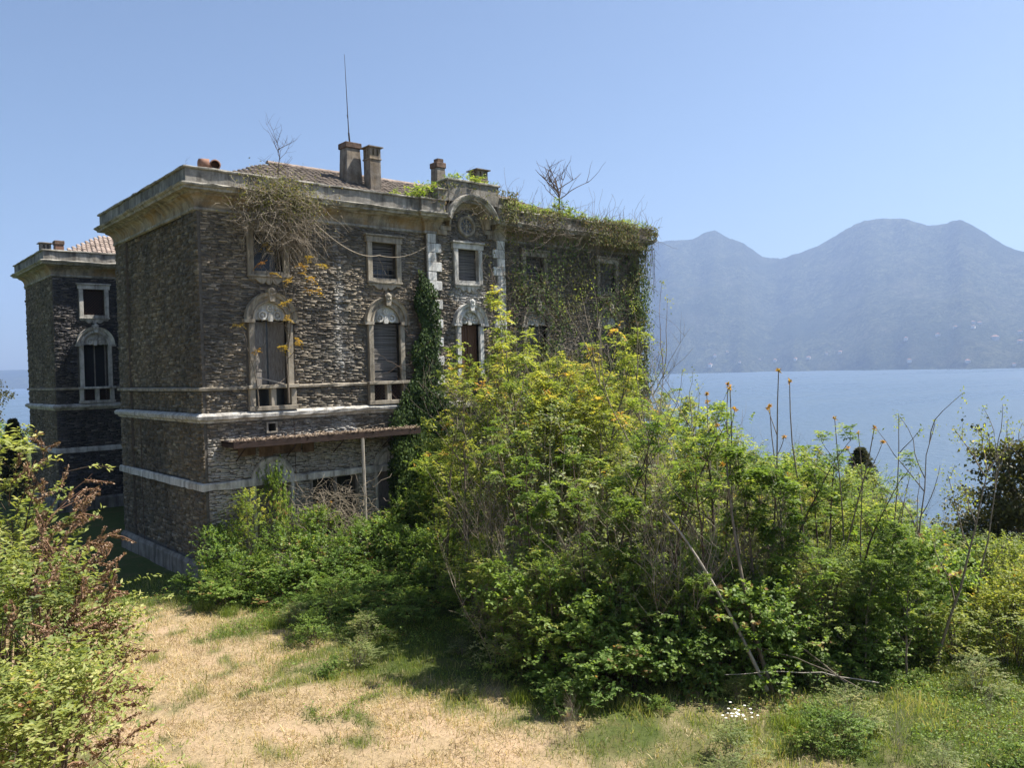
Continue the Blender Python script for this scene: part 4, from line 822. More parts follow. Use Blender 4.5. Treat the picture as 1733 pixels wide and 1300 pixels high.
for i, e in enumerate(THICKET.split()):
    x, y, h, k = e.split(','); x, y, h = float(x), float(y), float(h); rz = rt.uniform(0, 6.3); zw, zd = zone(x, y)
    if k == 's': plant('sapling', SAP[i % 5], x, y, h/6.3, rz, 'slender yellow-green sapling in the %s of the thicket, %s' % (zd, zw), 'sapling', 'saplings of the thicket, %s, %s' % (zd, zw), names=('trunk', 'crown'))
    elif k == 't': plant('bare_shrub', TWIGGY[i % 3], x, y, h/3.3, rz, 'leafless pale shrub in the %s of the thicket, %s' % (zd, zw), 'shrub', 'leafless shrubs, %s, %s' % (zd, zw), names=('branches',))
    elif k == 'g':
        p = i % 8; pale = p > 5; plant('shrub', PALE[i % 3] if pale else (FINE[i % 3] if p < 3 else TALL[i % 5]), x, y, h/3.3, rz, '%s shrub in the %s of the thicket, %s' % ('pale grey-green' if pale else 'leafy green', zd, zw), 'shrub', '%s shrubs, %s, %s' % ('pale' if pale else 'green', zd, zw), sxy=min(1.25, .42+.2*h))
    else: plant('bramble_bush', MOUND[i % 5], x, y, h/1.6*rt.choice([.55, .8, 1.0, 1.25]), rz, 'low bramble bush at the %s of the thicket, %s' % (zd, zw), 'bramble', 'brambles, %s, %s' % (zd, zw), sxy=rt.uniform(.55, 1.05), names=('canes', 'foliage'))
r_ = np.random.default_rng(9)
SPEC = [(5.03, -8.82, 8.3, 0, 'tallest slender sapling of the thicket, leafy top before the bay quoins'), (3.4, -8.4, 6.9, 1, 'sapling on the thicket edge nearest the canopy'), (7.12, -9.3, 7.6, 2, 'slim sapling right behind the tallest one, top level with the ivy'), (9.6, -9.9, 6.7, 3, 'sapling before the far ivy-covered corner of the villa'), (4.2, -6.4, 6.3, 4, 'sapling in front of the blocked bay door')]
for x, y, h, k, lb in SPEC: plant('sapling', SAP[k], x, y, h/6.2, r_.uniform(0, 6.3), lb, 'sapling', names=('trunk', 'crown'), sxy=h/6.2*.85)
# thin budding stems above the thicket
def stem(rng, h, nb):
    tb, buds = Tubes(), []; tr = path(rng, (0, 0, -.1), (rng.normal(0, .06), rng.normal(0, .06), 1), h, 9, .04, .01); tb.add(tr, .03, .010, 5); tips = [(tr[-1], tr[-1]-tr[-2])]
    for _ in range(nb):
        i = rng.integers(5, 9); a = rng.uniform(0, 6.3); e = R(rng.uniform(45, 70)); b = path(rng, tr[i], (math.cos(a)*math.cos(e), math.sin(a)*math.cos(e), math.sin(e)), h*rng.uniform(.08, .2), 4, .06, .10); tb.add(b, .012, .007, 4); tips.append((b[-1], b[-1]-b[-2]))
    for p, d in tips:
        m = 22; lo = Leaves(); buds.append(lo); lo.add(p+rng.normal(0, .012, (m, 3)), rng.normal(0, .6, (m, 3))+unit(d)*.5, rng.normal(0, 1, (m, 3)), rng.uniform(.05, .10, m), .016, rng.normal(.6, .3, m))
    return (tb.build('stem', 'bark', None, True),)+tuple(b.build('bud', 'orange', None, True) for b in buds)
STEMS = [stem(np.random.default_rng(230+k), 6, (0, 2, 1, 3)[k]) for k in range(4)]
for k, (x, y, h) in enumerate([(5.84, -14.8, 6.0), (6.15, -15.06, 6.2), (6.44, -15.31, 6.35), (6.9, -15.6, 5.6), (7.03, -15.82, 6.1), (7.37, -16.11, 5.2), (7.66, -16.36, 5.2), (6.2, -14.2, 5.9), (8.3, -16.6, 4.9)]):
    plant('budding_stem', STEMS[k % 4], x, y, h/6, r_.uniform(0, 6.3), 'thin dark stem with an orange bud tuft rising against the lake', 'stem', 'budding stems against the lake', names=('stem', 'bud', 'bud', 'bud', 'bud'))
for k, (x, y, h) in enumerate([(6.69, -12.89, 7.7), (6.95, -13.06, 7.8), (8.12, -12.8, 7.1), (7.4, -12.6, 6.9), (8.49, -17.07, 5.3), (8.95, -17.47, 5.2), (9.7, -18.1, 4.6)]):
    pr = np.random.default_rng(260+k); tb, en = bare_plant(pr, (0, 0, -.1), h, 7, 1, .028, .55, el=(55, 80)); lv = Leaves()
    for p in en: sprig(pr, lv, p)
    o = tag(empty('whip_sapling', (x, y, float(terrain(x, y)))), 'wispy nearly leafless sapling reaching above the shrubs', 'sapling', 'wispy saplings above the shrubs'); tb.build('trunk', 'bark', o); tag(lv.build('buds', 'yleaf', o), kind='stuff')
# slim upright trunks that show through the shaded front
SLIM = protos(lambda r: sapling(r, 5, 5, 2, .085, .8, (.35, .2), .62, .24, 5), 3, 'trunk', 'crown', 'darktwig', 'gleaf', 280)
for k, (x, y, h) in enumerate([(2.6, -12.2, 4.6), (3.2, -12.6, 5.0), (3.5, -13.4, 4.2), (4.3, -13.4, 5.2), (4.7, -14.3, 4.4), (5.2, -14.9, 4.9), (5.7, -14.6, 5.1), (6.1, -15.5, 4.5), (6.7, -15.2, 4.9), (7.2, -16.4, 4.2), (3.0, -11.2, 5.2), (5.0, -13.6, 5.4), (7.8, -15.9, 4.4), (4.0, -12.6, 5.3), (8.2, -16.2, 4.3), (2.9, -13.6, 3.8)]):
    plant('slim_sapling', SLIM[k % 3], x, y, h/5, r_.uniform(0, 6.3), 'slim dark upright sapling trunk showing through the shaded front of the thicket', 'sapling', 'slim trunks in the thicket front', names=('trunk', 'crown'))
# dead poles leaning in the thicket
def pole(name, pts, r0, r1, m, label, cat, group=None):
    tb = Tubes(); tb.add(np.array(pts), r0, r1, 6); return tag(tb.build(name, m), label, cat, group)
def bend(a, b, sag, n=9):
    a, b = np.array(a, float), np.array(b, float); q = np.linspace(0, 1, n)[:, None]; return a+(b-a)*q+np.array(sag)*(4*q*(1-q))
pole('leaning_pole', bend((4.45, -16.55, .1), (3.6, -14.8, 3.5), (.1, .1, .28)), .04, .018, 'deadbark', 'long pale dead pole leaning out of the thicket', 'pole')
pole('leaning_pole', bend((5.0, -16.4, .05), (4.1, -14.9, 3.4), (.0, .1, .3)), .025, .012, 'bark', 'thin brown dead pole beside the pale one', 'pole')
pole('leaning_sapling', bend((4.75, -16.5, -.1), (5.2, -15.2, 4.6), (-.25, 0, -.1)), .05, .02, 'bark', 'bare brown trunk rising from the foot of the pale dead pole', 'sapling')
for k, (a, b) in enumerate([((5.6, -17.6, .15), (4.2, -14.2, 2.4)), ((5.9, -17.4, .1), (4.6, -14.0, 2.2)), ((5.3, -18.0, .3), (4.2, -15.9, .9)), ((6.0, -17.9, .2), (3.6, -16.2, .5))]):
    pole('fallen_branch', bend(a, b, (.05, .0, .15))+np.random.default_rng(k).normal(0, .02, (9, 3)), .013, .005, 'deadbark' if k % 2 else 'bark', 'thin dead branch fallen across the brambles by the leaning pole', 'branch', 'fallen branches by the leaning pole')
pr = np.random.default_rng(300); tb, en = bare_plant(pr, (0, 0, -.1), 4.5, 6, 2, .035, .6, el=(50, 75)); lv = Leaves()
for p in en: sprig(pr, lv, p)
o = tag(empty('young_tree', (8.0, -18.2, 0)), 'lone thin tree with bare trunk and sparse leaves, standing at the grass edge', 'tree'); o.rotation_euler = (R(4), R(8), 0); tb.build('trunk', 'bark', o); lv.build('crown', 'yleaf', o)
for k, (x, y, h) in enumerate([(7.1, -18.0, 2.6), (6.8, -17.3, 2.3), (7.4, -17.2, 3.0), (5.5, -15.6, 4.4), (6.2, -16.0, 4.2), (1.9, -11.9, 2.4), (2.5, -13.2, 2.0), (3.3, -14.4, 2.6), (4.2, -15.2, 2.3), (2.9, -11.8, 3.4), (3.9, -13.6, 3.6)]): plant('green_sapling', SAPG[k % 3], x, y, h/5, r_.uniform(0, 6.3), 'small green sapling at the open end of the thicket' if k < 5 else 'small green sapling among the front brambles of the thicket', 'sapling', 'green saplings at the open end' if k < 5 else 'green saplings among the front brambles', names=('trunk', 'crown'))
# brambles climbing the foot of the facade
for k, (x, y, h, s) in enumerate([(.1, -.9, 1.9, .9), (.9, -1.0, 2.7, .7), (1.9, -.8, 3.2, .6), (1.5, -2.1, 1.8, 1.0), (2.8, -1.5, 2.0, .8), (.0, -2.3, 1.2, .95), (-.5, -1.0, 1.0, .75), (3.9, -2.2, 1.4, 1.0), (2.7, -3.0, 1.4, 1.1), (5.1, -2.1, 1.6, .9), (6.2, -1.5, 2.2, .9), (1.0, -3.4, 1.0, 1.05), (5.0, -3.6, 1.2, 1.0), (3.6, -4.3, .8, .95), (-.6, -2.6, .7, .75), (2.0, -4.6, .65, .95), (7.2, -1.2, 3.1, .95), (3.0, -5.8, .6, .9), (.6, -4.8, .45, .8), (1.4, -6.4, .5, .8), (2.4, -7.6, .7, .9), (2.3, -2.5, 1.5, .9), (4.4, -1.2, 1.5, .8)]):
    plant('bramble_bush', (TALL if h > 2.5 and k % 2 else MOUND)[k % 5], x, y, h/(3.2 if h > 2.5 and k % 2 else 1.6), r_.uniform(0, 6.3), 'bramble bush heaped against the sunny foot of the villa facade', 'bramble', 'brambles against the facade', sxy=s*.8, names=('canes', 'foliage'))
# tangle of dead canes among those brambles
tb = Tubes(); pr = np.random.default_rng(310)
for _ in range(420):
    c = np.array([pr.normal(3.4, .8), pr.normal(-1.3, .45), pr.uniform(.8, 2.7)]); tb.add(path(pr, c, pr.normal(0, 1, 3), pr.uniform(.5, 1.3), 6, .35), .007, .003, 3)
tag(tb.build('dead_canes', 'paletwig'), 'tangle of dead brown canes under the pale lintel', 'dead canes', kind='thing')

# ------------------------------------------------------------------ climbers and plants on the villa
def wall_leaves(rng, lv, n, dens, x0, x1, z0, z1, y, thick, leaf, tint, seed):
    P = np.stack([rng.uniform(x0, x1, n), rng.uniform(z0, z1, n)], -1); nz = fbm(P*1.1, seed, 4); d = dens(P[:, 0], P[:, 1]); k = rng.random(n) < np.clip(d*sm(.32, .62, nz+.35*(d-.5)), 0, 1)
    P, nz = P[k], nz[k]; m = len(P); off = thick*(nz*1.2)*rng.uniform(.2, 1, m)+.06
    Q = np.stack([P[:, 0], np.broadcast_to(y, m)-off, P[:, 1]], -1); N = np.stack([rng.normal(0, .35, m), -np.ones(m), rng.normal(.45, .3, m)], -1); D = np.stack([rng.normal(0, .5, m), rng.normal(-.2, .2, m), -np.ones(m)], -1)
    lv.add(Q, D, N, leaf*rng.uniform(.6, 1.3, m), leaf*.42, rng.normal(tint[0], tint[1], m))
def wall_stems(rng, tb, n, x0, x1, z0, z1, y, L, r, lift):
    for _ in range(n):
        p = (rng.uniform(x0, x1), y-rng.uniform(.06, .25), rng.uniform(z0, z1)); q = path(rng, p, (rng.normal(0, .6), 0, rng.normal(lift, .6)), L*rng.uniform(.5, 1.3), 9, .22); q[:, 1] = y-.07-np.abs(q[:, 1]-y)*.6; tb.add(q, r, r*.4, 3)
ir = np.random.default_rng(400)
ivy = tag(empty('ivy', (8.0, -.1, 0)), 'dark glossy ivy column climbing between the roller shutter and the bay', 'ivy')
lv, tb = Leaves(), Tubes()
def dcol(x, z):
    c = 8.12+.12*np.sin(z*1.7)+.08*np.sin(z*4.1)-.5*sm(6.6, 4.2, z); w = .16+.42*sm(10.2, 8.4, z)+.12*np.sin(z*2.9)+.8*sm(7.0, 4.6, z); return sm(w*1.15, w*.5, np.abs(x-c))*sm(10.8, 9.6, z)*1.5
wall_leaves(ir, lv, 38000, dcol, 6.3, 9.6, .8, 11.5, -.05, .55, .10, (.4, .25), 51)
wall_leaves(ir, lv, 9000, lambda x, z: 1.4*sm(.9, .3, np.abs(x-6.9))*sm(4.6, 3.6, z), 5.9, 8.0, .5, 4.4, -.5, .7, .10, (.5, .25), 52)
wall_leaves(ir, lv, 16000, lambda x, z: 1.3*sm(5.0+.5*np.sin(x*2), 3.4, z-.6*(x-8.4)*.4)*1.0, 7.4, 10.4, .5, 7.6, -.25, .9, .10, (.5, .25), 53)
o = lv.build('foliage', 'ivy', ivy); o.location = (-8.0, .1, 0); wall_stems(ir, tb, 60, 7.3, 8.6, 2, 9, -.02, 2.2, .012, 1); o = tb.build('stems', 'darktwig', ivy); o.location = (-8.0, .1, 0)
cur = tag(empty('ivy', (16.5, -.1, 0)), 'ragged creeper curtain over the far half of the facade and its corner', 'ivy')
lv, tb = Leaves(), Tubes()
wall_leaves(ir, lv, 34000, lambda x, z: .24+.5*sm(18.8, 20.2, x)+.34*sm(8.4, 6.4, z)+.25*sm(11.6, 12.3, z), 12.1, 20.5, 4.5, 12.6, -.02, .5, .10, (.5, .3), 61)
wall_leaves(ir, lv, 3200, lambda x, z: .9*sm(9.0, 6.5, z)+.1, 10.9, 12.4, 5, 11.5, -.2, .35, .09, (.6, .3), 62)
wall_leaves(ir, lv, 9000, lambda x, z: .30+.32*sm(15, 19.5, x), 12.4, 20.9, 11.7, 12.85, -.52, .35, .09, (.6, .3), 63)
wall_leaves(ir, lv, 2600, lambda x, z: .25+.5*sm(10.5, 12, x), 8.5, 12.3, 12.2, 13.4, -.62, .3, .08, (.6, .3), 64)
o = lv.build('foliage', 'vine', cur); o.location = (-16.5, .1, 0); lv = Leaves()
wall_leaves(ir, lv, 26000, lambda x, z: .22+.6*sm(19.0, 20.3, x)*sm(12, 9, z)+.35*sm(7.6, 6, z), 12.2, 20.6, 4.0, 12.0, -.05, .6, .10, (.75, .3), 65)
n = 3000; Q = np.stack([20.5+np.abs(ir.normal(0, .25, n)), ir.uniform(-.6, 3.0, n), 12.4-ir.random(n)**1.3*9], -1); lv.add(Q, ir.normal(0, .5, (n, 3))+[0, 0, -1], ir.normal(0, .5, (n, 3))+[.7, -.7, .3], .10, .04, ir.normal(.8, .2, n))
o = lv.build('green_foliage', 'ivy', cur); o.location = (-16.5, .1, 0)
wall_stems(ir, tb, 620, 12.2, 20.6, 5, 12.2, -.02, 2.0, .012, .3); wall_stems(ir, tb, 360, 11.7, 20.9, 11.8, 12.8, -.55, 1.4, .010, 0); wall_stems(ir, tb, 36, 8.4, 11.7, 12.2, 13.3, -.62, 1.2, .009, 0); wall_stems(ir, tb, 60, 10.8, 12.2, 6, 13.2, -.3, 1.6, .011, 0)
for _ in range(70):
    p = (20.45+ir.uniform(0, .8), -.5+ir.uniform(0, 1.5), 12.3-ir.uniform(0, .6)); tb.add(path(ir, p, (0, 0, -1), ir.uniform(.8, 3.2), 8, .05, -.05), .007, .004, 3)
o = tb.build('stems', 'bark', cur); o.location = (-16.5, .1, 0)
# hanging streamers at the corner carry small leaves
# green growth along the parapet
PTOP = protos(lambda r: shrub(r, .5, .40, 60, 9, .085, (.6, .25), .8, .18, 30, .1, .32, 10, .25), 3, 'stems', 'foliage', 'darktwig', 'gleaf', 330)
for k, x in enumerate(np.concatenate([np.linspace(12.3, 20.6, 17), [8.9, 9.6, 10.2, 10.9, 11.4, 7.2, 7.8, 8.3]])):
    z = 12.72 if x > 12.1 or x < 8.6 else (13.5 if 9.1 < x < 11.5 else 13.1); s = ir.uniform(.45, 1.0)
    plant('parapet_weed', PTOP[k % 3], x, -.25+ir.uniform(-.15, .25), s, ir.uniform(0, 6.3), 'tuft of bright green weeds rooted on the villa parapet', 'weeds', 'weeds rooted along the parapet', z=z, sxy=s*1.1)
for k, (x, y, z, s, lb) in enumerate([(9.3, 1.2, 12.9, 1.6, 'leafy bush on the roof beside the square brick chimney'), (11.2, .8, 13.3, 1.5, 'leafy bush on the roof beside the low vented chimney'), (15.4, 0, 12.7, 1.5, 'green bush around the foot of the bare parapet tree'), (12.4, 1.5, 13.2, 1.2, 'small leafy bush behind the low vented chimney')]): plant('roof_bush', PTOP[k % 3], x, y, s, k, lb, 'bush', z=z, sxy=s*.9)
pr = np.random.default_rng(340); tb, _ = bare_plant(pr, (15.35, -.05, 12.7), 1.9, 12, 2, .055, 1.5, el=(20, 65)); tag(tb.build('bare_tree', 'darktwig'), 'small leafless dark tree growing from the parapet', 'tree')
pr = np.random.default_rng(341); tb, _ = bare_plant(pr, (2.6, .0, 12.7), 1.45, 15, 2, .018, 1.15, el=(20, 65)); tag(tb.build('bare_shrub', 'darktwig'), 'fine leafless twiggy shrub on the parapet above the tangled vine', 'shrub')
pr = np.random.default_rng(342); tb, _ = bare_plant(pr, (-.3, .2, 12.7), .42, 3, 1, .006, .8); tag(tb.build('dry_weed', 'darktwig'), 'single dry weed stalk on the parapet corner', 'weed')
# tangled half-dead vine hanging over the first window
vr = np.random.default_rng(350); vine = tag(empty('tangled_vine', (2.3, -.6, 11.5)), 'tangled straw-brown vine hanging from the cornice over the first window', 'vine'); tb, lv = Tubes(), Leaves()
for _ in range(1150):
    a = vr.normal(0, 1, 3); c = np.array([2.25+a[0]*.62, -.62-abs(a[1])*.22, 11.75+a[2]*.45]); 
    if c[2] > 12.75: continue
    drop = vr.random() < .45; q = path(vr, c, (vr.normal(.1, .7), vr.normal(-.1, .4), vr.normal(-1.2 if drop else -.1, .5)), vr.uniform(.5, 1.5 if drop else .9), 8, .3, -.05 if drop else 0); q[:, 1] = np.minimum(q[:, 1], np.where(q[:, 2] > 11.5, -.62, -.12)); tb.add(q, .0075, .003, 3)
n = 3600; a = vr.normal(0, 1, (n, 3)); P = np.stack([2.35+a[:, 0]*.62, -.72-np.abs(a[:, 1])*.2, 11.95+a[:, 2]*.38], -1); lv.add(P, vr.normal(0, .6, (n, 3))+[0, -.2, -.4], vr.normal(0, .5, (n, 3))+[0, -.5, .7], .07, .022, vr.normal(.5, .3, n))
for _ in range(170):
    x = vr.normal(2.7, .5); tb.add(path(vr, (x, -.3, 11.4), (vr.normal(0, .2), -.1, -1), vr.uniform(.8, 2.2), 8, .16, -.02), .006, .003, 3)
o = tb.build('stems', 'paletwig', vine); o.location = (-2.3, .6, -11.5); o = lv.build('foliage', 'vine', vine); o.location = (-2.3, .6, -11.5)
tb = Tubes(); tb.add(bend((3.4, -.6, 11.5), (6.2, -.35, 10.55), (.1, -.1, -.45), 12), .022, .016, 5); tb.add(bend((6.15, -.35, 10.52), (8.35, -.4, 11.15), (0, -.05, -.25), 10), .016, .008, 4); tb.add(path(vr, (6.1, -.35, 10.5), (.3, 0, -1), .7, 5, .1), .008, .004, 3); tag(tb.build('hanging_branch', 'paletwig'), 'long pale branch trailing from the tangled vine across the wall', 'branch')
# sapling with orange leaves that grows out of the first tall window
og = tag(empty('orange_sapling', (2.6, -.35, 5.5)), 'spindly sapling with orange leaf tufts growing out of the first arched window', 'sapling'); tb, lv = Tubes(), Leaves()
main = np.array([(2.62, -.28, 5.5), (2.6, -.3, 6.2), (2.55, -.35, 7.0), (2.66, -.42, 7.7), (2.7, -.5, 8.4), (2.45, -.6, 9.0), (2.3, -.65, 9.7), (2.2, -.65, 10.6)]); tb.add(main, .038, .014, 5)
tb.add(bend((1.62, -.22, 5.4), (1.15, -.3, 7.6), (.12, 0, 0), 8), .022, .008, 4); tb.add(bend((1.3, -.28, 6.9), (1.9, -.3, 7.5), (0, 0, -.2), 6), .012, .008, 4); tb.add(bend((2.66, -.4, 7.9), (2.0, -.4, 8.1), (0, 0, .1), 5), .012, .008, 4); tb.add(bend((2.6, -.3, 6.4), (1.95, -.3, 6.1), (0, 0, -.1), 5), .012, .008, 4)
for (a, b) in [((2.7, -.5, 8.4), (3.5, -.8, 9.1)), ((2.7, -.5, 8.3), (3.3, -.8, 9.5)), ((2.45, -.6, 9.0), (1.6, -.8, 9.9)), ((2.4, -.6, 9.2), (3.2, -.8, 10.2)), ((2.3, -.65, 9.7), (1.75, -.8, 10.5)), ((2.5, -.55, 8.8), (2.0, -.8, 9.6)), ((2.6, -.5, 8.6), (2.95, -.8, 9.9)), ((2.55, -.35, 6.9), (2.9, -.5, 7.5)), ((1.2, -.3, 7.3), (1.0, -.4, 8.0)), ((1.35, -.3, 6.6), (1.55, -.4, 7.2)), ((2.66, -.4, 7.6), (2.35, -.5, 7.3)), ((3.0, -.7, 8.8), (3.7, -.8, 10.0)), ((2.45, -.6, 9.0), (2.5, -.8, 9.4)), ((2.7, -.5, 8.4), (2.3, -.8, 8.7)), ((2.66, -.42, 7.7), (2.5, -.6, 8.2))]:
    q = bend(a, b, (vr.normal(0, .06), 0, -.06), 6); tb.add(q, .012, .006, 4); tuft(vr, lv, q[-1], q[-1]-q[-2], 7, .2, 4, .085, (.4, .3), .7)
    if vr.random() < .5: tuft(vr, lv, q[4]+vr.normal(0, .05, 3), (0, 0, 1), 5, .16, 4, .08, (.4, .3), .7)
o = tb.build('branches', 'bark', og); o.location = (-2.6, .35, -5.5); o = lv.build('leaves', 'orange', og); o.location = (-2.6, .35, -5.5)

# ------------------------------------------------------------------ buddleia bank beside the path
br = np.random.default_rng(500)
def buddleia(rng, rx, h, ncl, per, leaf, spikes, spread=1.0):
    tb, lv = shrub(rng, rx, h, ncl*2, 15, leaf*1.15, (.5, .26), .7, .36, 160, .05, .21, 26, .2); sp = Tubes(); fl = Leaves()
    for _ in range(spikes):
        a = rng.normal(-.6, .7); e = rng.uniform(.05, 1.2); d = np.array([math.cos(a)*math.cos(e), math.sin(a)*math.cos(e), math.sin(e)]); c = np.array([rx*1.02*d[0], rx*1.02*d[1], h*(.3+.72*math.sin(e))])*rng.uniform(.85, 1.12)
        st = path(rng, c-d*.4, d+np.array([0, 0, .15]), .6, 5, .12, .0); sp.add(st, .007, .004, 3)
        for _ in range(rng.integers(1, 4)):
            k = rng.integers(3, 6); q = path(rng, st[k], st[-1]-st[-2]+rng.normal(0, .05, 3), rng.uniform(.18, .38), 4, .15, -.05); sp.add(q, .012, .005, 4)
            m = 64; t = rng.random(m); P = q[0]+(q[-1]-q[0])*t[:, None]+rng.normal(0, .016, (m, 3))*(1.2-t[:, None]); fl.add(P, rng.normal(0, 1, (m, 3)), rng.normal(0, 1, (m, 3)), .034, .012, rng.random(m))
    return tb, lv, sp, fl
MAT['deadfloret'] = leaf_material('dead_floret', [(0, (.10, .048, .028)), (.6, (.26, .165, .10)), (1, (.40, .29, .20))], .2, .1)
for k, (x, y, z, rx, h, ncl, per, leaf, sp, lb) in enumerate([
        (-7.35, -12.2, 2.0, 1.15, 3.5, 150, 20, .10, 34, 'tall ragged buddleia with brown dead flower spikes, before the rear wing'),
        (-7.4, -13.9, 1.3, 1.0, 3.0, 300, 26, .075, 56, 'low buddleia with fans of brown seed spikes leaning over the path'),
        (-8.25, -15.0, 1.4, 1.3, 2.8, 400, 30, .072, 40, 'dense grey-green shrub mass beneath the tall buddleia'),
        (-7.95, -16.5, 1.6, 1.1, 1.95, 420, 30, .065, 6, 'bright green leafy shrub filling the near corner by the path'),
        (-9.2, -13.9, 2.0, 1.3, 2.6, 260, 26, .08, 12, 'green shrub at the picture edge behind the grey-green mass')]):
    tb, lv, s_, fl = buddleia(br, rx, h, ncl, per, leaf, sp); g = tag(empty('buddleia', (x, y, z)), lb, 'shrub'); tb.build('stems', 'darktwig', g); lv.build('foliage', 'buddleia', g)
    if sp: tag(s_.build('flower_stalks', 'deadflower', g), kind='stuff'); tag(fl.build('dead_flowers', 'deadfloret', g), kind='stuff')

# ------------------------------------------------------------------ trees around the edges
def broad_tree(rng, h, cr, ncl, per, leaf, trunk_r, lean=(0, 0)):
    tb, lv = Tubes(), Leaves(); tr = path(rng, (0, 0, -.3), (lean[0], lean[1], 1), h*.6, 7, .10); tb.add(tr, trunk_r, trunk_r*.5, 7)
    for k in range(11):
        i = rng.integers(2, 8) if k else 7; a = rng.uniform(0, 6.3); e = R(rng.uniform(5, 65)); b = path(rng, tr[min(i, 7)], (math.cos(a)*math.cos(e), math.sin(a)*math.cos(e), math.sin(e)), cr*rng.uniform(.7, 1.15), 6, .2, .04); tb.add(b, trunk_r*.4, .012, 5)
        for _ in range(ncl//11):
            j = rng.integers(2, 7); c = b[j]+rng.normal(0, cr*.15, 3); tb.add(np.array([b[j], (b[j]+c)/2+rng.normal(0, .05, 3), c]), .012, .004, 3); n = int(per*rng.uniform(.5, 1.5)); P = c+rng.normal(0, 1, (n, 3))*np.array([1, 1, .6])*cr*.09
            lv.add(P, rng.normal(0, .7, (n, 3))+[0, 0, -.2], rng.normal(0, .4, (n, 3))+[0, 0, .8], leaf*rng.uniform(.7, 1.3, n), leaf*.35, rng.normal(.45, .22)+rng.normal(0, .15, n))
    return tb, lv
def tree(name, loc, label, m, args, seed, bark='bark'):
    r = np.random.default_rng(seed); tb, lv = broad_tree(r, *args); o = tag(empty(name, loc), label, 'tree'); tb.build('trunk', bark, o); lv.build('crown', m, o); return o
tree('oak_tree', (17.5, -16.9, -1.4), 'dark olive oak at the lakeside edge of the picture', 'oak', (7.0, 2.1, 210, 52, .13, .11, (-.05, .05)), 600)
tree('oak_tree', (24.0, -17.2, -3.8), 'lower dark oak behind the lakeside oak', 'oak', (4.6, 1.9, 120, 40, .12, .10), 601)
tree('oak_tree', (17.6, -14.4, -1.5), 'small dark bare-branched oak over the low bushes near the lake', 'oak', (3.4, 1.3, 60, 26, .11, .06), 602)
tree('garden_tree', (2.0, 46, 0), 'leafy tree poking out behind the rear wing', 'oak', (9.2, 2.6, 130, 40, .2, .14), 603)
tree('garden_tree', (-3.5, 60, 0), 'hazy green tree on the far lawn', 'gleaf', (5.5, 2.6, 120, 36, .2, .12), 605)
def conical(rng, h, rx, n, leaf):
    tb, lv = Tubes(), Leaves(); tb.add(path(rng, (0, 0, -.3), (0, 0, 1), h, 8, .02), .09, .02, 6); z = h*rng.random(n)**.8; r = rx*np.clip(1.02-z/h, 0, 1)**.62*np.sqrt(rng.random(n))*(.7+.5*vnoise(np.stack([z*2.0, rng.integers(0, 5, n)], -1), 3)); a = rng.uniform(0, 6.3, n); P = np.stack([r*np.cos(a), r*np.sin(a), z], -1)
    lv.add(P, np.stack([np.cos(a), np.sin(a), .5+0*a], -1)+rng.normal(0, .4, (n, 3)), rng.normal(0, .5, (n, 3))+[0, 0, 1], leaf, leaf*.3, rng.random(n)); return tb, lv
for nm, loc, lb, args, s in [('conifer', (26.8, -7.3, -2.6), 'dark bushy conifer standing out before the lake', (5.0, 1.5, 6500, .15), 610), ('cypress', (-.4, 28.2, 0), 'black-green clipped evergreen at the corner of the rear wing', (4.3, .9, 5200, .2), 611), ('pine_tree', (-.8, 66, 0), 'tall thin-trunked pine on the far lawn', (9.0, 1.8, 1500, .4), 612), ('pine_tree', (4.2, 70, 0), 'lower pine beside the thin-trunked pine', (6.0, 1.8, 2200, .4), 613)]:
    tb, lv = conical(np.random.default_rng(s), *args); o = tag(empty(nm, loc), lb, 'tree'); tb.build('trunk', 'bark', o); lv.build('crown', 'conifer' if nm != 'pine_tree' else 'gleaf', o)
for k, (x, y, s) in enumerate([(-2.5, 50, 1.6), (0, 52, 1.5), (-5, 48, 1.2), (2.2, 55, 1.8)]): plant('garden_shrub', MOUND[k], x, y, s, k, 'round shrub bordering the far lawn', 'shrub', 'shrubs bordering the far lawn', names=('canes', 'foliage'))

# ------------------------------------------------------------------ grasses
def blades(rng, P, hgt, wid, lean, T):
    n = len(P); a = rng.uniform(0, 6.3, n); l = np.abs(rng.normal(lean[0], lean[1], n)); d = np.stack([np.cos(a)*np.sin(l), np.sin(a)*np.sin(l), np.cos(l)], -1); s = np.stack([-np.sin(a), np.cos(a), 0*a], -1); b = rng.uniform(0, 6.3, n); s = s*np.cos(b)[:, None]+np.stack([np.cos(a), np.sin(a), 0*a], -1)*np.sin(b)[:, None]
    h = hgt[:, None]; w = wid[:, None]; mid = P+d*h*.55+np.array([0, 0, .04])*h; tip = P+d*h-np.array([0, 0, .22])*h*np.sin(l)[:, None]
    V = np.stack([P-s*w, P+s*w, mid+s*w*.8, mid-s*w*.8, tip], 1).reshape(-1, 3); i = 5*np.arange(n)[:, None]
    L = np.concatenate([(np.array([0, 1, 2, 3])+i), (np.array([3, 2, 4])+i)], 1).reshape(-1); st = np.stack([7*np.arange(n), 7*np.arange(n)+4], 1).reshape(-1)
    me = mesh_np('blades', V, L, st); at = me.attributes.new('tint', 'FLOAT', 'FACE'); at.data.foreach_set('value', np.repeat(np.clip(T, 0, 1), 2).astype(np.float32)); return me
def scatter(rng, n, x0, x1, y0, y1, dens):
    x, y = rng.uniform(x0, x1, n), rng.uniform(y0, y1, n); k = rng.random(n) < dens(x, y); x, y = x[k], y[k]; return np.stack([x, y, terrain(x, y)-.01], -1)
gr = np.random.default_rng(700)
cone = lambda x, y: ((x-CAM[0])*math.cos(YAW)+(y-CAM[1])*math.sin(YAW) > 9)*1.0
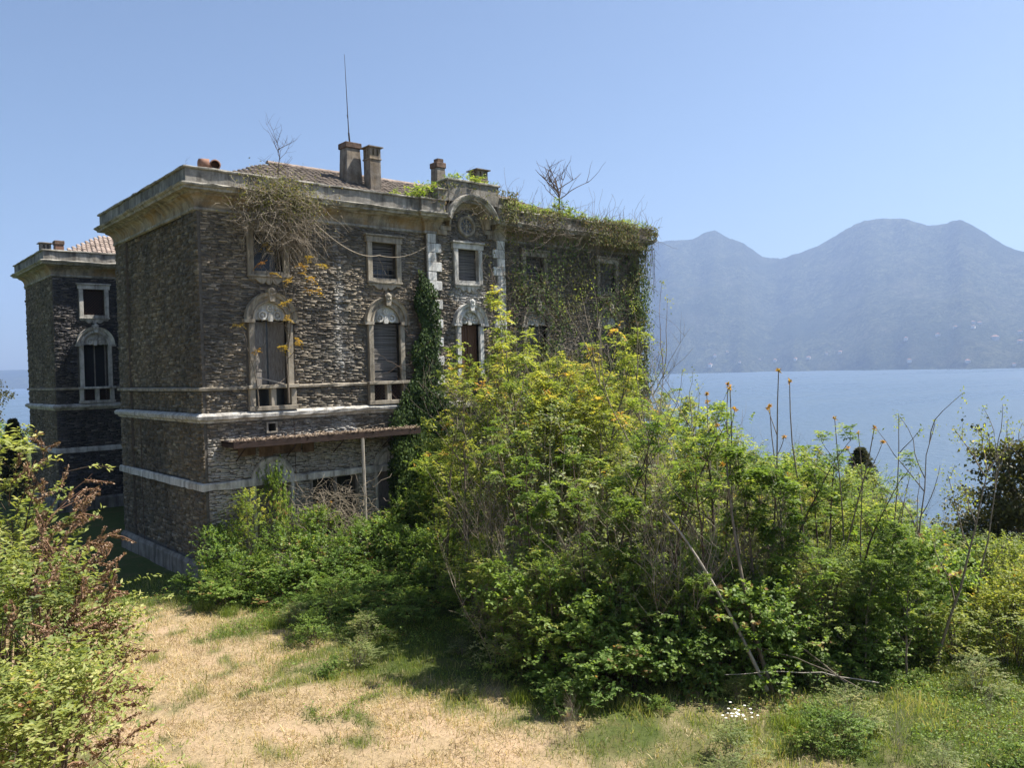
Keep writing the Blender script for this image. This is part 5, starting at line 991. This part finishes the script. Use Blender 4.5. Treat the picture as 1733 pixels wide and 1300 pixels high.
P = scatter(gr, 330000, -9, 5, -19, 1.5, lambda x, y: dryness(x, y)*cone(x, y)*(.12+.88*sm(.30, .56, fbm(np.stack([x, y], -1)*1.6, 93, 4)))); n = len(P); pn = .5*fbm(P[:, :2]*.8, 90, 4)+.5*fbm(P[:, :2]*4, 97, 2)
me = blades(gr, P, gr.uniform(.05, .15, n)*gr.choice([1, 1, 1, 1.7], n), gr.uniform(.003, .0065, n), (1.0, .4), np.clip(-.15+1.35*pn+gr.normal(0, .2, n), 0, .97)); me.materials.append(MAT['straw']); tag(link('dry_grass', me, None), 'mown sunburnt straw grass covering the path', 'grass', kind='stuff')
P = scatter(gr, 420000, -9, 14, -22.5, 2.5, lambda x, y: np.clip(1.05-dryness(x, y), 0, 1)*cone(x, y)*(.35+.65*sm(.35, .6, fbm(np.stack([x, y], -1)*.8, 91, 3)))*(x < 13)); n = len(P); pn = fbm(P[:, :2]*.9, 92, 3)
me = blades(gr, P, gr.uniform(.05, .24, n)*(.35+1.3*pn), gr.uniform(.003, .006, n), (.5, .3), np.clip(-.1+1.15*pn+gr.normal(0, .24, n), 0, 1)); me.materials.append(MAT['grass']); tag(link('green_grass', me, None), 'lush green grass between the path and the thicket', 'grass', kind='stuff')
# clumps of weeds and dead stalks scattered over the verge
wr_ = np.random.default_rng(730); n_w = 0
while n_w < 46:
    x, y = wr_.uniform(-2, 11), wr_.uniform(-21, -2)
    if float(dryness(np.array([x]), np.array([y]))[0]) > .35 or (x > 3.2 and y > -16) or (x > 2 and y > -11.5) or (x-CAM[0])*math.cos(YAW)+(y-CAM[1])*math.sin(YAW) < 11.5: continue
    s_ = wr_.uniform(.16, .42); n_w += 1
    if n_w % 5 == 0: plant('dead_weed', TWIGGY[n_w % 3], x, y, s_*.6, wr_.uniform(0, 6.3), 'pale clump of dead stalks standing in the green verge', 'dead weeds', 'dead stalks in the verge', names=('branches',))
    else: plant('weed_clump', (MOUND if n_w % 2 else PALE)[n_w % 3], x, y, s_*(1 if n_w % 2 else .5), wr_.uniform(0, 6.3), 'low leafy weed clump growing in the grass of the verge', 'weeds', 'weed clumps in the verge', sxy=s_)
for k, (x, y, h) in enumerate([(9.6, -19.1, 1.3), (10.6, -18.7, 1.6), (9.0, -18.3, 1.1), (11.8, -19.4, 1.5), (10.0, -20.1, .9), (12.4, -18.2, 1.9)]): plant('bright_shrub', BRIGHT[k % 2], x, y, h/1.5, k, 'bright yellow-green shrub in the sun beyond the lone thin tree', 'shrub', 'bright shrubs beyond the lone tree', sxy=.85)
for k, (x, y, h) in enumerate([(2.2, -11.6, 2.6), (3.1, -12.9, 3.0), (3.6, -13.8, 2.4), (4.6, -15.0, 3.1), (5.6, -15.6, 3.0), (2.9, -10.6, 3.4), (6.6, -16.5, 2.6), (4.0, -14.3, 3.6), (5.0, -14.4, 3.8)]): plant('bare_shrub', TWIGGY[k % 3], x, y, h/3, k, 'leafless brown shrub showing through the shaded front of the thicket', 'shrub', 'leafless shrubs in the shaded front', names=('branches',))
# leafy ground weeds on the verge
P = scatter(gr, 110000, -3, 14, -22, 0, lambda x, y: np.clip(1-1.6*dryness(x, y), 0, 1)*cone(x, y)*sm(.45, .62, fbm(np.stack([x, y], -1)*.6, 95, 4))); n = len(P); lv = Leaves(); P[:, 2] += gr.uniform(.03, .22, n)
lv.add(P, gr.normal(0, 1, (n, 3))*[1, 1, .3], gr.normal(0, .3, (n, 3))+[0, 0, 1], gr.uniform(.03, .08, n), .016, gr.normal(.55, .25, n)); tag(lv.build('ground_weeds', 'bramble'), 'low leafy weeds spread through the green verge', 'weeds', kind='stuff')
tb, lv = Tubes(), Leaves(); fr = np.random.default_rng(710)
for _ in range(26):
    x, y = 2.9+fr.normal(0, .16), -16.9+fr.normal(0, .14); z = float(terrain(x, y)); h = fr.uniform(.2, .36); tb.add(path(fr, (x, y, z), (0, 0, 1), h, 3, .1), .003, .002, 3)
    for a in range(6): lv.add(np.array([[x, y, z+h]]), np.array([[math.cos(a*1.05), math.sin(a*1.05), .2]]), np.array([[0, 0, 1.]]), .03, .012, .5)
fl = tag(empty('white_flowers', (0, 0, 0)), 'small cluster of white flowers in the grass below the fallen branches', 'flowers'); tb.build('stems', 'bark', fl); lv.build('petals', 'petal', fl)
for k, (x, y) in enumerate([(2.6, -17.2), (1.35, -14.4), (3.6, -17.6), (-.6, -5.6), (-1.2, -2.6), (-.9, -3.6), (.9, -13.4)]):
    q = np.random.default_rng(720+k); n = 260; P = np.stack([x+q.normal(0, .13, n), y+q.normal(0, .13, n), np.zeros(n)], -1); P[:, 2] = terrain(P[:, 0], P[:, 1]); me = blades(q, P, q.uniform(.15, .36, n), np.full(n, .005), (.3, .2), q.normal(.4, .2, n)); me.materials.append(MAT['grass'])
    tag(link('grass_tuft', me, None), 'taller tuft of bright green grass at the path edge', 'grass tuft', 'grass tufts along the path edge')
print('built', len(bpy.data.objects))
